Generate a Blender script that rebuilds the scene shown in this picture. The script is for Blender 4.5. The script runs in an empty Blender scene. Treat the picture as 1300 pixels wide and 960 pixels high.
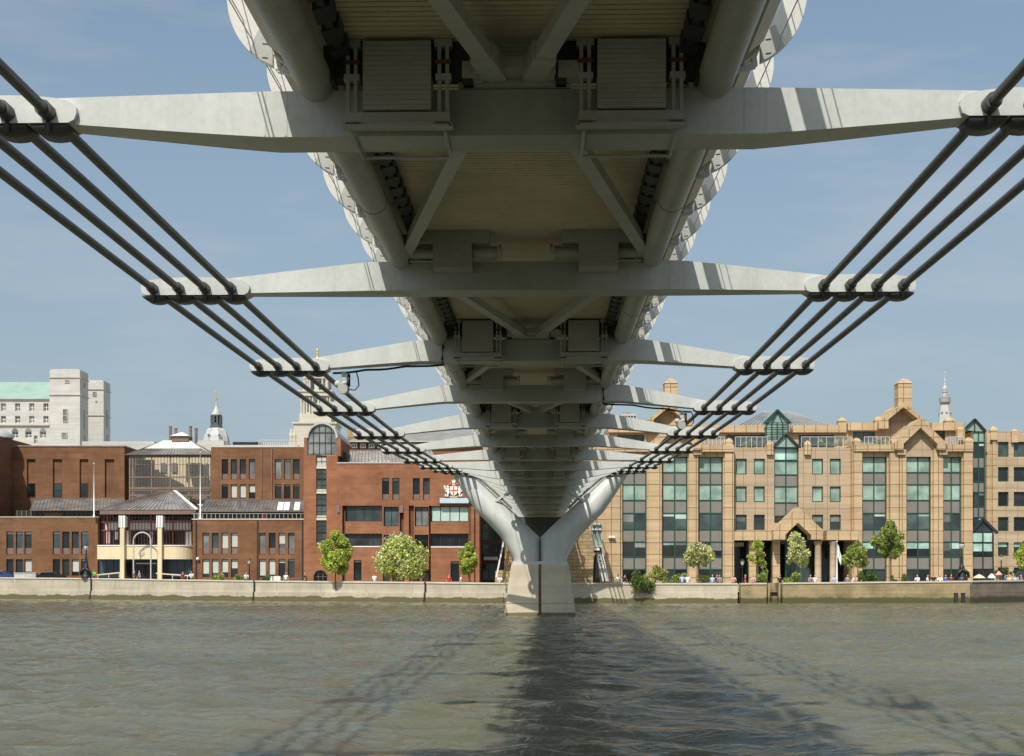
import bpy, bmesh, math, random
import numpy as np
from mathutils import Vector, Matrix
random.seed(7); rng = np.random.default_rng(7)
S = bpy.context.scene
COL = S.collection
EYE = 2.47; F = 1750.0; CX = 650.0; HY = 735.0
R = math.radians

# ------------------------------------------------------------------ materials
MATS = {}
def nt(name):
    m = bpy.data.materials.new(name); m.use_nodes = True
    t = m.node_tree; b = t.nodes['Principled BSDF']
    MATS[name] = m
    return m, t, b
def N(t, typ, **k):
    n = t.nodes.new(typ)
    for a, v in k.items():
        if a in n.inputs: n.inputs[a].default_value = v
        else: setattr(n, a, v)
    return n
def L(t, a, b): t.links.new(a, b)
def ramp(t, fac, stops):
    r = t.nodes.new('ShaderNodeValToRGB'); e = r.color_ramp.elements
    while len(e) > 1: e.remove(e[-1])
    e[0].position = stops[0][0]; e[0].color = (*stops[0][1], 1)
    for p, c in stops[1:]:
        x = e.new(p); x.color = (*c, 1)
    L(t, fac, r.inputs[0]); return r.outputs[0]
def mul(c, k): return tuple(min(1, x*k) for x in c)
def pos(t): return N(t, 'ShaderNodeNewGeometry').outputs['Position']
def noise(t, scale, detail=5, rough=.6, vec=None, stretch=None):
    n = N(t, 'ShaderNodeTexNoise', Scale=scale, Detail=detail, Roughness=rough)
    v = vec or pos(t)
    if stretch:
        mp = N(t, 'ShaderNodeMapping'); mp.inputs['Scale'].default_value = stretch
        L(t, v, mp.inputs['Vector']); v = mp.outputs[0]
    L(t, v, n.inputs['Vector']); return n.outputs['Fac']
def mixc(t, fac, a, b, mode='MIX'):
    m = t.nodes.new('ShaderNodeMix'); m.data_type = 'RGBA'; m.blend_type = mode
    for sock, v in ((0, fac), (6, a), (7, b)):
        if isinstance(v, (int, float)): m.inputs[sock].default_value = v
        elif isinstance(v, tuple): m.inputs[sock].default_value = (*v, 1)
        else: L(t, v, m.inputs[sock])
    return m.outputs[2]
def bump(t, b, h, strength=.3, dist=.02):
    n = N(t, 'ShaderNodeBump', Strength=strength, Distance=dist)
    L(t, h, n.inputs['Height']); L(t, n.outputs[0], b.inputs['Normal'])

def mottled(name, c, rough=.6, var=.25, scale=1.2, metal=0, streak=0, spec=.4, grime=None):
    m, t, b = nt(name)
    col = ramp(t, noise(t, scale), [(.25, mul(c, 1-var)), (.75, mul(c, 1+var))])
    fine = ramp(t, noise(t, scale*16, 6, .7), [(.3, (.90, .90, .89)), (.5, (1, 1, 1)), (.72, (1.05, 1.05, 1.05))])
    col = mixc(t, 1, col, fine, 'MULTIPLY')
    if streak:
        s2 = noise(t, scale*13, 3, .6, None, (1, 1, .05))
        col = mixc(t, ramp(t, s2, [(.52, (0, 0, 0)), (.74, (streak*.6,)*3)]), col, mul(c, .55))
        s = noise(t, scale*2.5, 4, .6, None, (1, 1, .08))
        col = mixc(t, ramp(t, s, [(.45, (0, 0, 0)), (.75, (streak,)*3)]), col, mul(c, .45))
    if grime:
        g = noise(t, .7, 8, .7)
        col = mixc(t, ramp(t, g, [(.5, (0, 0, 0)), (.72, (grime[1],)*3)]), col, grime[0])
    L(t, col, b.inputs['Base Color'])
    b.inputs['Roughness'].default_value = rough; b.inputs['Metallic'].default_value = metal
    b.inputs['Specular IOR Level'].default_value = spec
    return m

def wallcoord(t):
    p = pos(t); s = N(t, 'ShaderNodeSeparateXYZ'); L(t, p, s.inputs[0])
    a = N(t, 'ShaderNodeMath', operation='ADD'); L(t, s.outputs[0], a.inputs[0]); L(t, s.outputs[1], a.inputs[1])
    c = N(t, 'ShaderNodeCombineXYZ'); L(t, a.outputs[0], c.inputs[0]); L(t, s.outputs[2], c.inputs[1])
    return c.outputs[0]
def brickmat(name, c1, c2, mortar, bw, bh, ms, offset=.5, rough=.85, var=.3, streak=.25, bmp=.3):
    m, t, b = nt(name)
    br = N(t, 'ShaderNodeTexBrick', offset=offset)
    L(t, wallcoord(t), br.inputs['Vector'])
    br.inputs['Color1'].default_value = (*c1, 1); br.inputs['Color2'].default_value = (*c2, 1)
    br.inputs['Mortar'].default_value = (*mortar, 1)
    br.inputs['Scale'].default_value = 1; br.inputs['Mortar Size'].default_value = ms
    br.inputs['Brick Width'].default_value = bw; br.inputs['Row Height'].default_value = bh
    br.inputs['Mortar Smooth'].default_value = .1; br.inputs['Bias'].default_value = 0
    big = ramp(t, noise(t, .35, 6, .65), [(.3, (1-var,)*3), (.7, (1+var*.4,)*3)])
    col = mixc(t, 1.0, br.outputs['Color'], big, 'MULTIPLY')
    band = ramp(t, noise(t, 1.0, 5, .7, None, (.08, .08, 2.2)), [(.35, (.86, .86, .87)), (.65, (1.08, 1.06, 1.04))])
    col = mixc(t, 1.0, col, band, 'MULTIPLY')
    s = noise(t, 1.6, 5, .6, None, (1, 1, .1))
    col = mixc(t, ramp(t, s, [(.5, (0, 0, 0)), (.8, (streak,)*3)]), col, mul(c1, .4))
    L(t, col, b.inputs['Base Color']); b.inputs['Roughness'].default_value = rough
    b.inputs['Specular IOR Level'].default_value = .2
    return m
def glassmat(name, c, rough=.06, var=.5, spec=.5):
    m, t, b = nt(name)
    oi = N(t, 'ShaderNodeObjectInfo')
    k = ramp(t, oi.outputs['Random'], [(0, (1-var,)*3), (1, (1+var,)*3)])
    n = ramp(t, noise(t, .55, 3, .5), [(.38, (.68,)*3), (.5, (1,)*3), (.62, (1.25,)*3)])  # uneven reflections put into the pane colour as noise
    col = mixc(t, 1, mixc(t, 1, c, k, 'MULTIPLY'), n, 'MULTIPLY')
    L(t, col, b.inputs['Base Color']); b.inputs['Roughness'].default_value = rough
    b.inputs['Specular IOR Level'].default_value = spec
    bump(t, b, noise(t, .5, 2), .12, .05)
    return m
def plain(name, c, rough=.5, metal=0, var=.12, scale=3):
    return mottled(name, c, rough, var, scale, metal)

mottled('steel', (.565, .575, .54), .42, .06, .8, grime=((.44, .42, .37), .45), streak=.28)
def under_deck_shade(name, c):
    """grimy paint with the shade below the deck mixed into its colour"""
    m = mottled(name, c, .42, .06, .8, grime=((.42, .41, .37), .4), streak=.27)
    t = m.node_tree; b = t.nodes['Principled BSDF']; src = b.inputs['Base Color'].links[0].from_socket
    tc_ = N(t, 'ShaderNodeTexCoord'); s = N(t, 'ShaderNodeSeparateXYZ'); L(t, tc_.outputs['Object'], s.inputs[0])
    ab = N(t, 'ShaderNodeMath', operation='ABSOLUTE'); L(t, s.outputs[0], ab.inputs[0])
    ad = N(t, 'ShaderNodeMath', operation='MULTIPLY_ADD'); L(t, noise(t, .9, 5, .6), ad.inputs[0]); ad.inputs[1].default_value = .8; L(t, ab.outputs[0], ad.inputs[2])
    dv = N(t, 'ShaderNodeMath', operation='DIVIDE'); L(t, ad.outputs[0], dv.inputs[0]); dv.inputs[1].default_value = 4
    k = ramp(t, dv.outputs[0], [(.25, (.56, .56, .53)), (.72, (1, 1, 1))])  # deck shade painted into the colour, darkest at mid beam
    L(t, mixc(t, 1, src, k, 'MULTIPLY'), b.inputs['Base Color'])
mottled('steel_shaded', (.40, .40, .37), .45, .08, .8, grime=((.3, .29, .25), .5), streak=.3)  # darker copy of the steel, shade below the deck put into its colour
mottled('steel_dark', (.24, .235, .215), .5, .2, 1.5, grime=((.13, .11, .08), .7))
under_deck_shade('beam_steel', (.565, .575, .54))
mottled('soffit', (.52, .46, .33), .5, .12, .9, grime=((.36, .31, .21), .5))
mottled('damper_metal', (.36, .35, .32), .5, .12, 1.5, grime=((.2, .18, .14), .5))
mottled('pitch_metal', (.035, .034, .033), .5, .3, 2)
mottled('cable_sheath', (.10, .092, .085), .42, .15, 2.5, grime=((.15, .13, .11), .4))
mottled('saddle', (.07, .07, .072), .45, .2, 2)
mottled('fin', (.60, .58, .52), .5, .06, 1.5, streak=.15)
mottled('rust', (.13, .045, .022), .8, .3, 4)
mottled('plinth_concrete', (.60, .53, .40), .85, .1, .6, streak=.42, grime=((.4, .34, .24), .35))
brickmat('red_brick', (.35, .155, .08), (.305, .128, .064), (.31, .16, .10), .9, .3, .02)
brickmat('brown_brick', (.232, .116, .060), (.205, .098, .05), (.20, .115, .07), .9, .3, .02, var=.35, streak=.35)
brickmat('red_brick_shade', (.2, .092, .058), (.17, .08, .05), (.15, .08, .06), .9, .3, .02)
brickmat('tan_stone', (.575, .425, .255), (.52, .38, .23), (.24, .15, .08), 1.35, 1.3, .045, offset=0, var=.16, streak=.14)
brickmat('tan_soft', (.49, .385, .265), (.455, .35, .235), (.32, .21, .12), 1.35, 1.3, .035, offset=0, var=.14, streak=.1)
brickmat('abutment_stone', (.50, .37, .2), (.42, .30, .155), (.22, .15, .08), 1.1, .38, .03, var=.4, streak=.3)
brickmat('portland', (.58, .54, .455), (.56, .52, .43), (.50, .46, .37), 2.0, .8, .03, var=.08, streak=.1)
brickmat('portland_far', (.58, .565, .52), (.55, .53, .49), (.6, .57, .52), 3.0, 1.2, .03, var=.12, streak=.12)  # distance haze put into this dulled stone colour
mottled('groove', (.30, .255, .18), .9, .15, 1, streak=.3)
mottled('cream', (.74, .62, .40), .7, .05, .5, streak=.22)
mottled('white_paint', (.78, .77, .73), .5, .06, 1)
mottled('lead', (.48, .48, .46), .55, .12, .6, streak=.3)
mottled('lead_dark', (.07, .085, .085), .5, .25, .6)
mottled('copper_green', (.31, .435, .36), .6, .1, .25, streak=.25)
mottled('slate', (.30, .275, .245), .45, .35, .7, streak=.3)
mottled('spandrel', (.22, .20, .175), .45, .1, .6, streak=.12)
mottled('frame_dark', (.03, .034, .034), .45, .2, 2)
mottled('frame_green', (.02, .07, .05), .45, .2, 2)
mottled('frame_brown', (.20, .135, .105), .55, .2, 2)
mottled('frame_red', (.28, .075, .06), .5, .15, 2)
mottled('gold', (.75, .53, .12), .3, .1, 2, metal=.6)
mottled('heraldic_red', (.72, .10, .02), .5, .1, 2)
mottled('silver_sign', (.50, .60, .68), .35, .1, .6)
mottled('black_iron', (.022, .023, .024), .45, .3, 3)
mottled('galvanised', (.5, .5, .48), .4, .12, 3)
mottled('pole_white', (.8, .8, .77), .4, .04, 2)
mottled('bark', (.16, .12, .085), .9, .3, 5)
glassmat('glass_dark', (.026, .030, .031), .06, .85)
glassmat('glass_mid', (.055, .078, .078))
glassmat('glass_green', (.27, .37, .31), .1, .12)
glassmat('glass_bright', (.42, .62, .54), .15, .12)
glassmat('roof_glass', (.20, .205, .20), .22, .35)
glassmat('glass_blue', (.03, .05, .075))
glassmat('glass_grey', (.17, .18, .17), .1, .4)
mottled('blind', (.50, .50, .45), .7, .1, 1.2)
mottled('blind_green', (.45, .58, .52), .6, .1, 1.2)
# see-through glazing of the school's entrance hall
m, t, b = nt('clear_glass')
tr = N(t, 'ShaderNodeBsdfTransparent'); tr.inputs[0].default_value = (.9, .92, .9, 1)
gl = N(t, 'ShaderNodeBsdfGlossy', Roughness=.05); mx = N(t, 'ShaderNodeMixShader'); mx.inputs[0].default_value = .16
L(t, tr.outputs[0], mx.inputs[1]); L(t, gl.outputs[0], mx.inputs[2]); L(t, mx.outputs[0], t.nodes['Material Output'].inputs[0])
# river wall concrete and stone : algae and tide staining by height above the water
def quaymat(name, c, algae, c_joint, bw, bh, ms, off, band=.5, streak=.35, var=.25, na=.9):
    m = brickmat(name, c, mul(c, .9), c_joint, bw, bh, ms, offset=off, var=var, streak=streak)
    t = m.node_tree; b = t.nodes['Principled BSDF']
    src = b.inputs['Base Color'].links[0].from_socket
    s = N(t, 'ShaderNodeSeparateXYZ'); L(t, pos(t), s.inputs[0])
    a = N(t, 'ShaderNodeMath', operation='MULTIPLY_ADD'); L(t, noise(t, .5, 7, .7), a.inputs[0]); a.inputs[1].default_value = -na; L(t, s.outputs[2], a.inputs[2])
    f = ramp(t, a.outputs[0], [(0, (1, 1, 1)), (.06, (.9,)*3), (max(.08, band-.35), (.0,)*3)])
    L(t, mixc(t, f, src, algae), b.inputs['Base Color'])
    return m
quaymat('plinth_wet', (.60, .53, .40), (.17, .135, .06), (.5, .44, .33), 9, 9, .0, 0, .30, streak=.42, var=.12, na=.3)
quaymat('quay_concrete', (.56, .50, .385), (.14, .12, .06), (.40, .35, .27), 2.6, 3.0, .018, 0, .45)
quaymat('quay_stone', (.42, .335, .19), (.10, .095, .04), (.28, .21, .12), 1.5, .42, .015, .5, .6, streak=.4, var=.5)
quaymat('quay_dark', (.25, .21, .16), (.07, .065, .04), (.12, .10, .08), 2.2, .5, .02, .5, .7, streak=.5, var=.4)
mottled('coping', (.60, .55, .44), .8, .12, 1.2, streak=.2)
mottled('paving', (.38, .35, .29), .9, .15, .8)
mottled('skin', (.52, .30, .2), .6, .05, 4)
for nm, c in dict(shirt_white=(.82, .82, .83), shirt_red=(.62, .03, .02), shirt_green=(.08, .55, .05), shirt_blue=(.05, .13, .5), shirt_black=(.02, .02, .022),
                  shirt_pink=(.7, .35, .36), shirt_sky=(.35, .55, .78), shirt_grey=(.25, .25, .26), shirt_maroon=(.25, .03, .05), shirt_yellow=(.75, .55, .15),
                  hair_dark=(.02, .015, .012), hair_brown=(.1, .05, .025), hair_fair=(.4, .27, .12), trousers_blue=(.06, .09, .18), trousers_dark=(.03, .03, .035), trousers_tan=(.45, .35, .22)).items():
    mottled(nm, c, .8, .12, 6)
def leafmat(name, a, b_, trans=.35):
    m, t, b = nt(name)
    g = N(t, 'ShaderNodeNewGeometry')
    n = noise(t, .9, 4, .6)
    k = ramp(t, g.outputs['Random Per Island'], [(0, a), (1, b_)])
    col = mixc(t, 1, k, ramp(t, n, [(.3, (.55,)*3), (.7, (1.3,)*3)]), 'MULTIPLY')
    L(t, col, b.inputs['Base Color']); b.inputs['Roughness'].default_value = .6; b.inputs['Specular IOR Level'].default_value = .25
    tl = N(t, 'ShaderNodeBsdfTranslucent'); L(t, mixc(t, 1, col, (1.0, 1.0, .5), 'MULTIPLY'), tl.inputs[0])
    mx = N(t, 'ShaderNodeMixShader'); mx.inputs[0].default_value = trans
    L(t, b.outputs[0], mx.inputs[1]); L(t, tl.outputs[0], mx.inputs[2]); L(t, mx.outputs[0], t.nodes['Material Output'].inputs[0])
    return m
leafmat('leaf_lime', (.36, .44, .07), (.62, .68, .17))
leafmat('leaf_green', (.20, .28, .06), (.42, .50, .14))
leafmat('leaf_dark', (.09, .15, .04), (.22, .29, .07))
leafmat('leaf_flower', (.74, .74, .42), (.88, .86, .62), .25)
leafmat('leaf_olive', (.34, .38, .11), (.58, .60, .22))

# ------------------------------------------------------------------ mesh builder
ORG = {}
class MB:
    def __init__(s): s.v = []; s.f = []
    def add(s, vs, fs):
        o = len(s.v); s.v += [tuple(map(float, v)) for v in vs]; s.f += [tuple(i+o for i in f) for f in fs]; return s
    def quad(s, a, b, c, d): return s.add((a, b, c, d), ((0, 1, 2, 3),))
    def box(s, x0, x1, y0, y1, z0, z1):
        return s.add([(x, y, z) for z in (z0, z1) for y in (y0, y1) for x in (x0, x1)],
                     [(0, 2, 3, 1), (4, 5, 7, 6), (0, 1, 5, 4), (2, 6, 7, 3), (0, 4, 6, 2), (1, 3, 7, 5)])
    def bar(s, p0, p1, w, h, up=(0, 0, 1)):
        p0 = Vector(p0); p1 = Vector(p1); d = (p1-p0).normalized(); up = Vector(up)
        if abs(d.dot(up)) > .98: up = Vector((0, 1, 0))
        a = d.cross(up).normalized()*w/2; b = a.cross(d).normalized()*h/2
        vs = [p+sa*a+sb*b for p in (p0, p1) for sa, sb in ((-1, -1), (1, -1), (1, 1), (-1, 1))]
        return s.add(vs, [(0, 1, 2, 3), (4, 7, 6, 5)]+[(i, i+4, (i+1) % 4+4, (i+1) % 4) for i in range(4)])
    def ring_loft(s, rings, caps=True):
        n = len(rings[0]); vs = [v for r in rings for v in r]; fs = []
        for k in range(len(rings)-1):
            for i in range(n):
                j = (i+1) % n; fs.append((k*n+i, k*n+j, (k+1)*n+j, (k+1)*n+i))
        s.add(vs, fs)
        if caps:
            s.add(rings[0], (tuple(range(n)),)); s.add(rings[-1], (tuple(range(n)),))
        return s
    def tube(s, pts, r, n=10, caps=True):
        pts = [Vector(p) for p in pts]; rings = []
        rs = r if isinstance(r, (list, tuple)) else [r]*len(pts)
        for k, p in enumerate(pts):
            d = (pts[min(k+1, len(pts)-1)]-pts[max(k-1, 0)]).normalized()
            up = Vector((0, 0, 1)) if abs(d.z) < .95 else Vector((0, 1, 0))
            a = d.cross(up).normalized(); b = a.cross(d)
            rings.append([p+rs[k]*(math.cos(q)*a+math.sin(q)*b) for q in (2*math.pi*i/n for i in range(n))])
        return s.ring_loft(rings, caps)
    def lathe(s, c, prof, n=16, sx=1, sy=1, rot=0):
        rings = [[(c[0]+sx*r*math.cos(rot+2*math.pi*i/n), c[1]+sy*r*math.sin(rot+2*math.pi*i/n), z) for i in range(n)] for r, z in prof]
        return s.ring_loft(rings)
    def prism(s, poly, y0, y1):          # polygon in x,z extruded along y
        n = len(poly)
        vs = [(x, y0, z) for x, z in poly]+[(x, y1, z) for x, z in poly]
        return s.add(vs, [tuple(range(n)), tuple(range(2*n-1, n-1, -1))]+[(i, (i+1) % n, (i+1) % n+n, i+n) for i in range(n)])
    def ball(s, c, r, n=10, sz=1):
        prof = [(max(.001, r*math.sin(math.pi*k/n)), c[2]-r*sz*math.cos(math.pi*k/n)) for k in range(n+1)]
        return s.lathe(c, prof, n+2)
    def build(s, name, mat, parent=None, smooth=False, recalc=True, **props):
        me = bpy.data.meshes.new(name)
        if parent is not None:
            o = ORG.get(parent.name, (0, 0, 0))
        else:
            a = np.array(s.v); mn = a.min(0); mxx = a.max(0)
            o = ((mn[0]+mxx[0])/2, (mn[1]+mxx[1])/2, mn[2])
        me.from_pydata([(x-o[0], y-o[1], z-o[2]) for x, y, z in s.v], [], s.f)
        if recalc:
            bm = bmesh.new(); bm.from_mesh(me); bmesh.ops.recalc_face_normals(bm, faces=bm.faces); bm.to_mesh(me); bm.free()
        if smooth: me.polygons.foreach_set('use_smooth', [True]*len(me.polygons))
        me.materials.append(MATS[mat])
        ob = bpy.data.objects.new(name, me); COL.objects.link(ob)
        if parent is not None:
            ob.parent = parent; ORG[ob.name] = o
        else:
            ob.location = o; ORG[ob.name] = o
        for k, v in props.items(): ob[k] = v
        return ob
def empty(name, loc, label, cat, group=None, rotz=0, local=False):
    e = bpy.data.objects.new(name, None); e.location = loc; e.rotation_euler = (0, 0, rotz); e.empty_display_size = .3
    COL.objects.link(e); e['label'] = label; e['category'] = cat
    if group: e['group'] = group
    ORG[e.name] = (0, 0, 0) if local else tuple(loc)
    return e
def tag(o, label, cat, group=None, kind=None):
    if label: o['label'] = label
    if cat: o['category'] = cat
    if group: o['group'] = group
    if kind: o['kind'] = kind
    return o
def PX(px, Y): return (px-CX)*Y/F
def PZ(py, Y): return EYE+(HY-py)*Y/F

# ------------------------------------------------------------------ camera, sky, sun
cam = bpy.data.cameras.new('camera'); co = bpy.data.objects.new('camera', cam); COL.objects.link(co)
co.location = (0, 0, EYE); co.rotation_euler = (R(90), 0, 0)
cam.sensor_width = 36; cam.lens = 36*F/1300; cam.shift_y = (HY-480)/1300; cam.clip_start = .1; cam.clip_end = 20000
S.camera = co
KX, KY = .289, .80
el = math.atan(1/math.hypot(KX, KY)); az = math.atan2(-KX, -KY)
w = bpy.data.worlds.new('World'); S.world = w; w.use_nodes = True; t = w.node_tree
sky = N(t, 'ShaderNodeTexSky', sky_type='NISHITA'); sky.sun_disc = False; sky.sun_elevation = el; sky.sun_rotation = az % (2*math.pi)
sky.altitude = 0; sky.air_density = 1.0; sky.dust_density = 3.2; sky.ozone_density = 1.2
tc = N(t, 'ShaderNodeTexCoord')
mp = N(t, 'ShaderNodeMapping'); mp.inputs['Scale'].default_value = (1.0, 1.0, 4.5); L(t, tc.outputs['Generated'], mp.inputs[0])
nz = N(t, 'ShaderNodeTexNoise', Scale=2.6, Detail=8, Roughness=.62); L(t, mp.outputs[0], nz.inputs['Vector'])
cl = ramp(t, nz.outputs['Fac'], [(.47, (0, 0, 0)), (.78, (.5,)*3)])
bg = t.nodes['Background']
skc = mixc(t, 1, mixc(t, .2, sky.outputs[0], (4.3, 5.05, 5.7)), (1.24, 1.39, 1.43), 'MULTIPLY')
sx = N(t, 'ShaderNodeSeparateXYZ'); L(t, tc.outputs['Generated'], sx.inputs[0])
hz = ramp(t, sx.outputs[2], [(0, (.8,)*3), (.16, (.5,)*3), (.45, (.0,)*3)])
skc = mixc(t, hz, skc, (4.75, 5.78, 6.5))
L(t, mixc(t, cl, skc, (6.8, 7.2, 7.5)), bg.inputs['Color']); bg.inputs['Strength'].default_value = .085
sl = bpy.data.lights.new('sun', 'SUN'); sl.energy = 4.3; sl.angle = R(.53); sl.color = (1, .955, .875)
so = bpy.data.objects.new('sun', sl); COL.objects.link(so); so.location = (-30, -80, 100)
so.rotation_euler = Vector((KX, KY, -1)).to_track_quat('-Z', 'Y').to_euler()
S.view_settings.view_transform = 'Standard'; S.view_settings.look = 'None'; S.view_settings.exposure = 0
S.render.engine = 'CYCLES'
S.render.resolution_x = 1024; S.render.resolution_y = 756
# ------------------------------------------------------------------ river and banks
# river wall line : (photo column, depth, height of its top)
QW = [(-260, 196, 2.9), (0, 172, 2.67), (116, 166, 2.57), (323, 155, 2.29), (540, 145, 2.15), (640, 141, 2.07), (938, 139, 2.05), (1232, 141, 2.29), (1300, 147, 2.36), (1560, 168, 2.5)]
def quay(px):
    for (a, ya, za), (b_, yb, zb) in zip(QW, QW[1:]):
        if a <= px <= b_:
            k = (px-a)/(b_-a); y = ya+k*(yb-ya); return y, za+k*(zb-za)
    return QW[-1][1:] if px > 0 else QW[0][1:]
GP = [(-2000, 2.1), (0, 2.0), (323, 1.45), (640, 1.12), (3000, 1.15)]
def gz(px): return float(np.interp(px, [g[0] for g in GP], [g[1] for g in GP]))

ys = np.geomspace(9, 205, 1000)
q = np.linspace(-1, 1, 561); xs = 70*np.sinh(q*3.4)/math.sinh(3.4)
Xg, Yg = np.meshgrid(xs, ys)
Zg = np.zeros_like(Xg)
for i in range(46):
    lam = .5*(1.085**i)*1.0
    if lam > 4.5: break
    a = R(72)+rng.normal(0, .55)
    amp = .0082*lam**.45
    ph = rng.uniform(0, 6.28); k = 2*math.pi/lam
    Zg += amp*np.sin(k*(math.cos(a)*Xg+math.sin(a)*Yg)+ph+.8*np.sin(.23*Xg+.17*Yg+ph))
fade = np.clip(1-np.abs(Xg)/69, 0, 1)*np.clip((Yg-9)/3, 0, 1)
Zg = Zg*np.clip(fade*6, 0, 1)
ny_, nx_ = Xg.shape
verts = np.stack([Xg, Yg, Zg], -1).reshape(-1, 3).tolist()
idx = np.arange(ny_*nx_).reshape(ny_, nx_)
faces = np.stack([idx[:-1, :-1], idx[:-1, 1:], idx[1:, 1:], idx[1:, :-1]], -1).reshape(-1, 4).tolist()
o = len(verts)
x0, x1, y0, y1 = -70, 70, 9, 205
verts += [(-3000, -700, 0), (3000, -700, 0), (3000, y0, 0), (-3000, y0, 0), (x0, y0, 0), (x1, y0, 0), (x0, y1, 0), (x1, y1, 0), (-3000, y1, 0), (3000, y1, 0)]
faces += [(o, o+1, o+2, o+3), (o+3, o+4, o+6, o+8), (o+5, o+2, o+9, o+7)]
me = bpy.data.meshes.new('river'); me.from_pydata(verts, [], faces)
me.polygons.foreach_set('use_smooth', [True]*len(me.polygons))
m, t, b = nt('river_water')
p = pos(t)
n1 = noise(t, 2.4, 4, .62, None, (1.0, 1.7, 1)); n2 = noise(t, 8, 3, .6, None, (.9, 1.4, 1)); n3 = noise(t, .045, 4, .6, None, (.5, 1.6, 1))
h = N(t, 'ShaderNodeMath', operation='MULTIPLY_ADD'); L(t, n2, h.inputs[0]); h.inputs[1].default_value = .3; L(t, n1, h.inputs[2])
col = ramp(t, n3, [(.35, (.095, .093, .053)), (.65, (.148, .142, .086))])
L(t, col, b.inputs['Base Color']); b.inputs['Roughness'].default_value = .07; b.inputs['Subsurface Weight'].default_value = 1.0; b.inputs['Subsurface Radius'].default_value = (1.0, .95, .7); b.inputs['Subsurface Scale'].default_value = .55; b.subsurface_method = 'BURLEY'; b.inputs['IOR'].default_value = 1.33; b.inputs['Specular IOR Level'].default_value = .5
bump(t, b, h.outputs[0], 1.0, .12)
me.materials.append(m); ro = bpy.data.objects.new('river', me); COL.objects.link(ro); ro['kind'] = 'structure'

# embankment ground : from the river wall to the horizon
mb = MB()
for (a, ya, za), (b_, yb, zb) in zip(QW, QW[1:]):
    mb.quad((PX(a, ya), ya+.3, gz(a)), (PX(b_, yb), yb+.3, gz(b_)), (PX(b_, yb)*1.55, 260, gz(b_)), (PX(a, ya)*1.4, 260, gz(a)))
g0 = gz(-260); gl_, gr_ = PX(-260, 196), PX(1560, 168)
mb.quad((-4000, 196.3, g0), (gl_, 196.3, g0), (gl_*1.4, 260, g0), (-4000, 260, g0))
mb.quad((gr_, 168.3, 1.15), (4000, 168.3, 1.15), (4000, 260, 1.15), (gr_*1.55, 260, 1.15))
mb.quad((-4000, 260, 1.15), (4000, 260, 1.15), (6000, 9000, 1.15), (-6000, 9000, 1.15))
e = mb.build('embankment_ground', 'paving', recalc=False); e['kind'] = 'structure'

def quay_wall(pa, pb, mat, label, ledge=True, lip=0.0, cope='coping'):
    root = None
    pts = sorted({pa, pb} | {x for x, _, _ in QW if pa < x < pb})
    e0y, e0z = quay((pa+pb)/2)
    root = empty('river_wall', (PX((pa+pb)/2, e0y), e0y, -.5), label, 'river wall', 'river wall sections')
    wf, lg, cp = MB(), MB(), MB()
    for i, (a, b_) in enumerate(zip(pts, pts[1:])):
        ya, za = quay(a); yb, zb = quay(b_)
        A = Vector((PX(a, ya), ya, 0)); B = Vector((PX(b_, yb), yb, 0))
        if a == pa: A = A+(B-A).normalized()*.13
        if b_ == pb: B = B-(B-A).normalized()*.13
        d = (B-A).normalized(); nrm = Vector((d.y, -d.x, 0))
        def sec(o0, o1, z0a, z1a, z0b, z1b, m_):
            P = [A+nrm*o0, B+nrm*o0, B+nrm*o1, A+nrm*o1]
            m_.add([P[0]+Vector((0, 0, z0a)), P[1]+Vector((0, 0, z0b)), P[2]+Vector((0, 0, z0b)), P[3]+Vector((0, 0, z0a)),
                    P[0]+Vector((0, 0, z1a)), P[1]+Vector((0, 0, z1b)), P[2]+Vector((0, 0, z1b)), P[3]+Vector((0, 0, z1a))],
                   [(0, 1, 2, 3), (4, 7, 6, 5), (0, 4, 5, 1), (1, 5, 6, 2), (2, 6, 7, 3), (3, 7, 4, 0)])
        sec(-.5, lip, -.8, za-.16, -.8, zb-.16, wf)
        if ledge:
            sec(lip+.002, lip+.16, -.8, 1.02, -.8, 1.02, lg)
            sec(lip+.162, lip+.26, -.8, .22, -.8, .22, lg)
        sec(-.56, lip+.09, za-.157, za, zb-.157, zb, cp)
    wf.build('wall', mat, root)
    if ledge: lg.build('footing', mat, root)
    cp.build('coping', cope, root)
    return root
quay_wall(-260, 116, 'quay_concrete', 'pale concrete river wall section at far left in front of the parked cars')
quay_wall(116, 323, 'quay_concrete', 'pale concrete river wall section below the cream entrance balcony')
quay_wall(323, 540, 'quay_concrete', 'pale concrete river wall section below the flowering tree and black lamp')
quay_wall(540, 938, 'quay_concrete', 'long pale concrete river wall section running behind the bridge pier')
quay_wall(938, 974, 'quay_stone', 'short brown stained river wall stub left of the river steps', False, .25)
quay_wall(991, 1232, 'quay_stone', 'brown weathered stone river wall below the gabled stone offices', False, .25)
quay_wall(1232, 1560, 'quay_dark', 'dark stained river wall below the crowded cafe terrace', True, .1)
# joint piers between the concrete sections
for px, lab in ((116, 'narrow dark joint post in river wall below the green-shirted person'), (323, 'narrow dark joint post in river wall near the single black lamp'), (540, 'narrow dark joint post in river wall left of the bridge pier')):
    y, z = quay(px); x = PX(px, y)
    mb = MB(); mb.box(x-.1, x+.1, y-.12, y+.3, -.8, z-.03)
    mb.box(x-.05, x+.05, y-.2, y-.123, -.8, z-.2)
    tag(mb.build('joint_post', 'frame_dark'), lab, 'wall joint', 'river wall joints')
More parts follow.
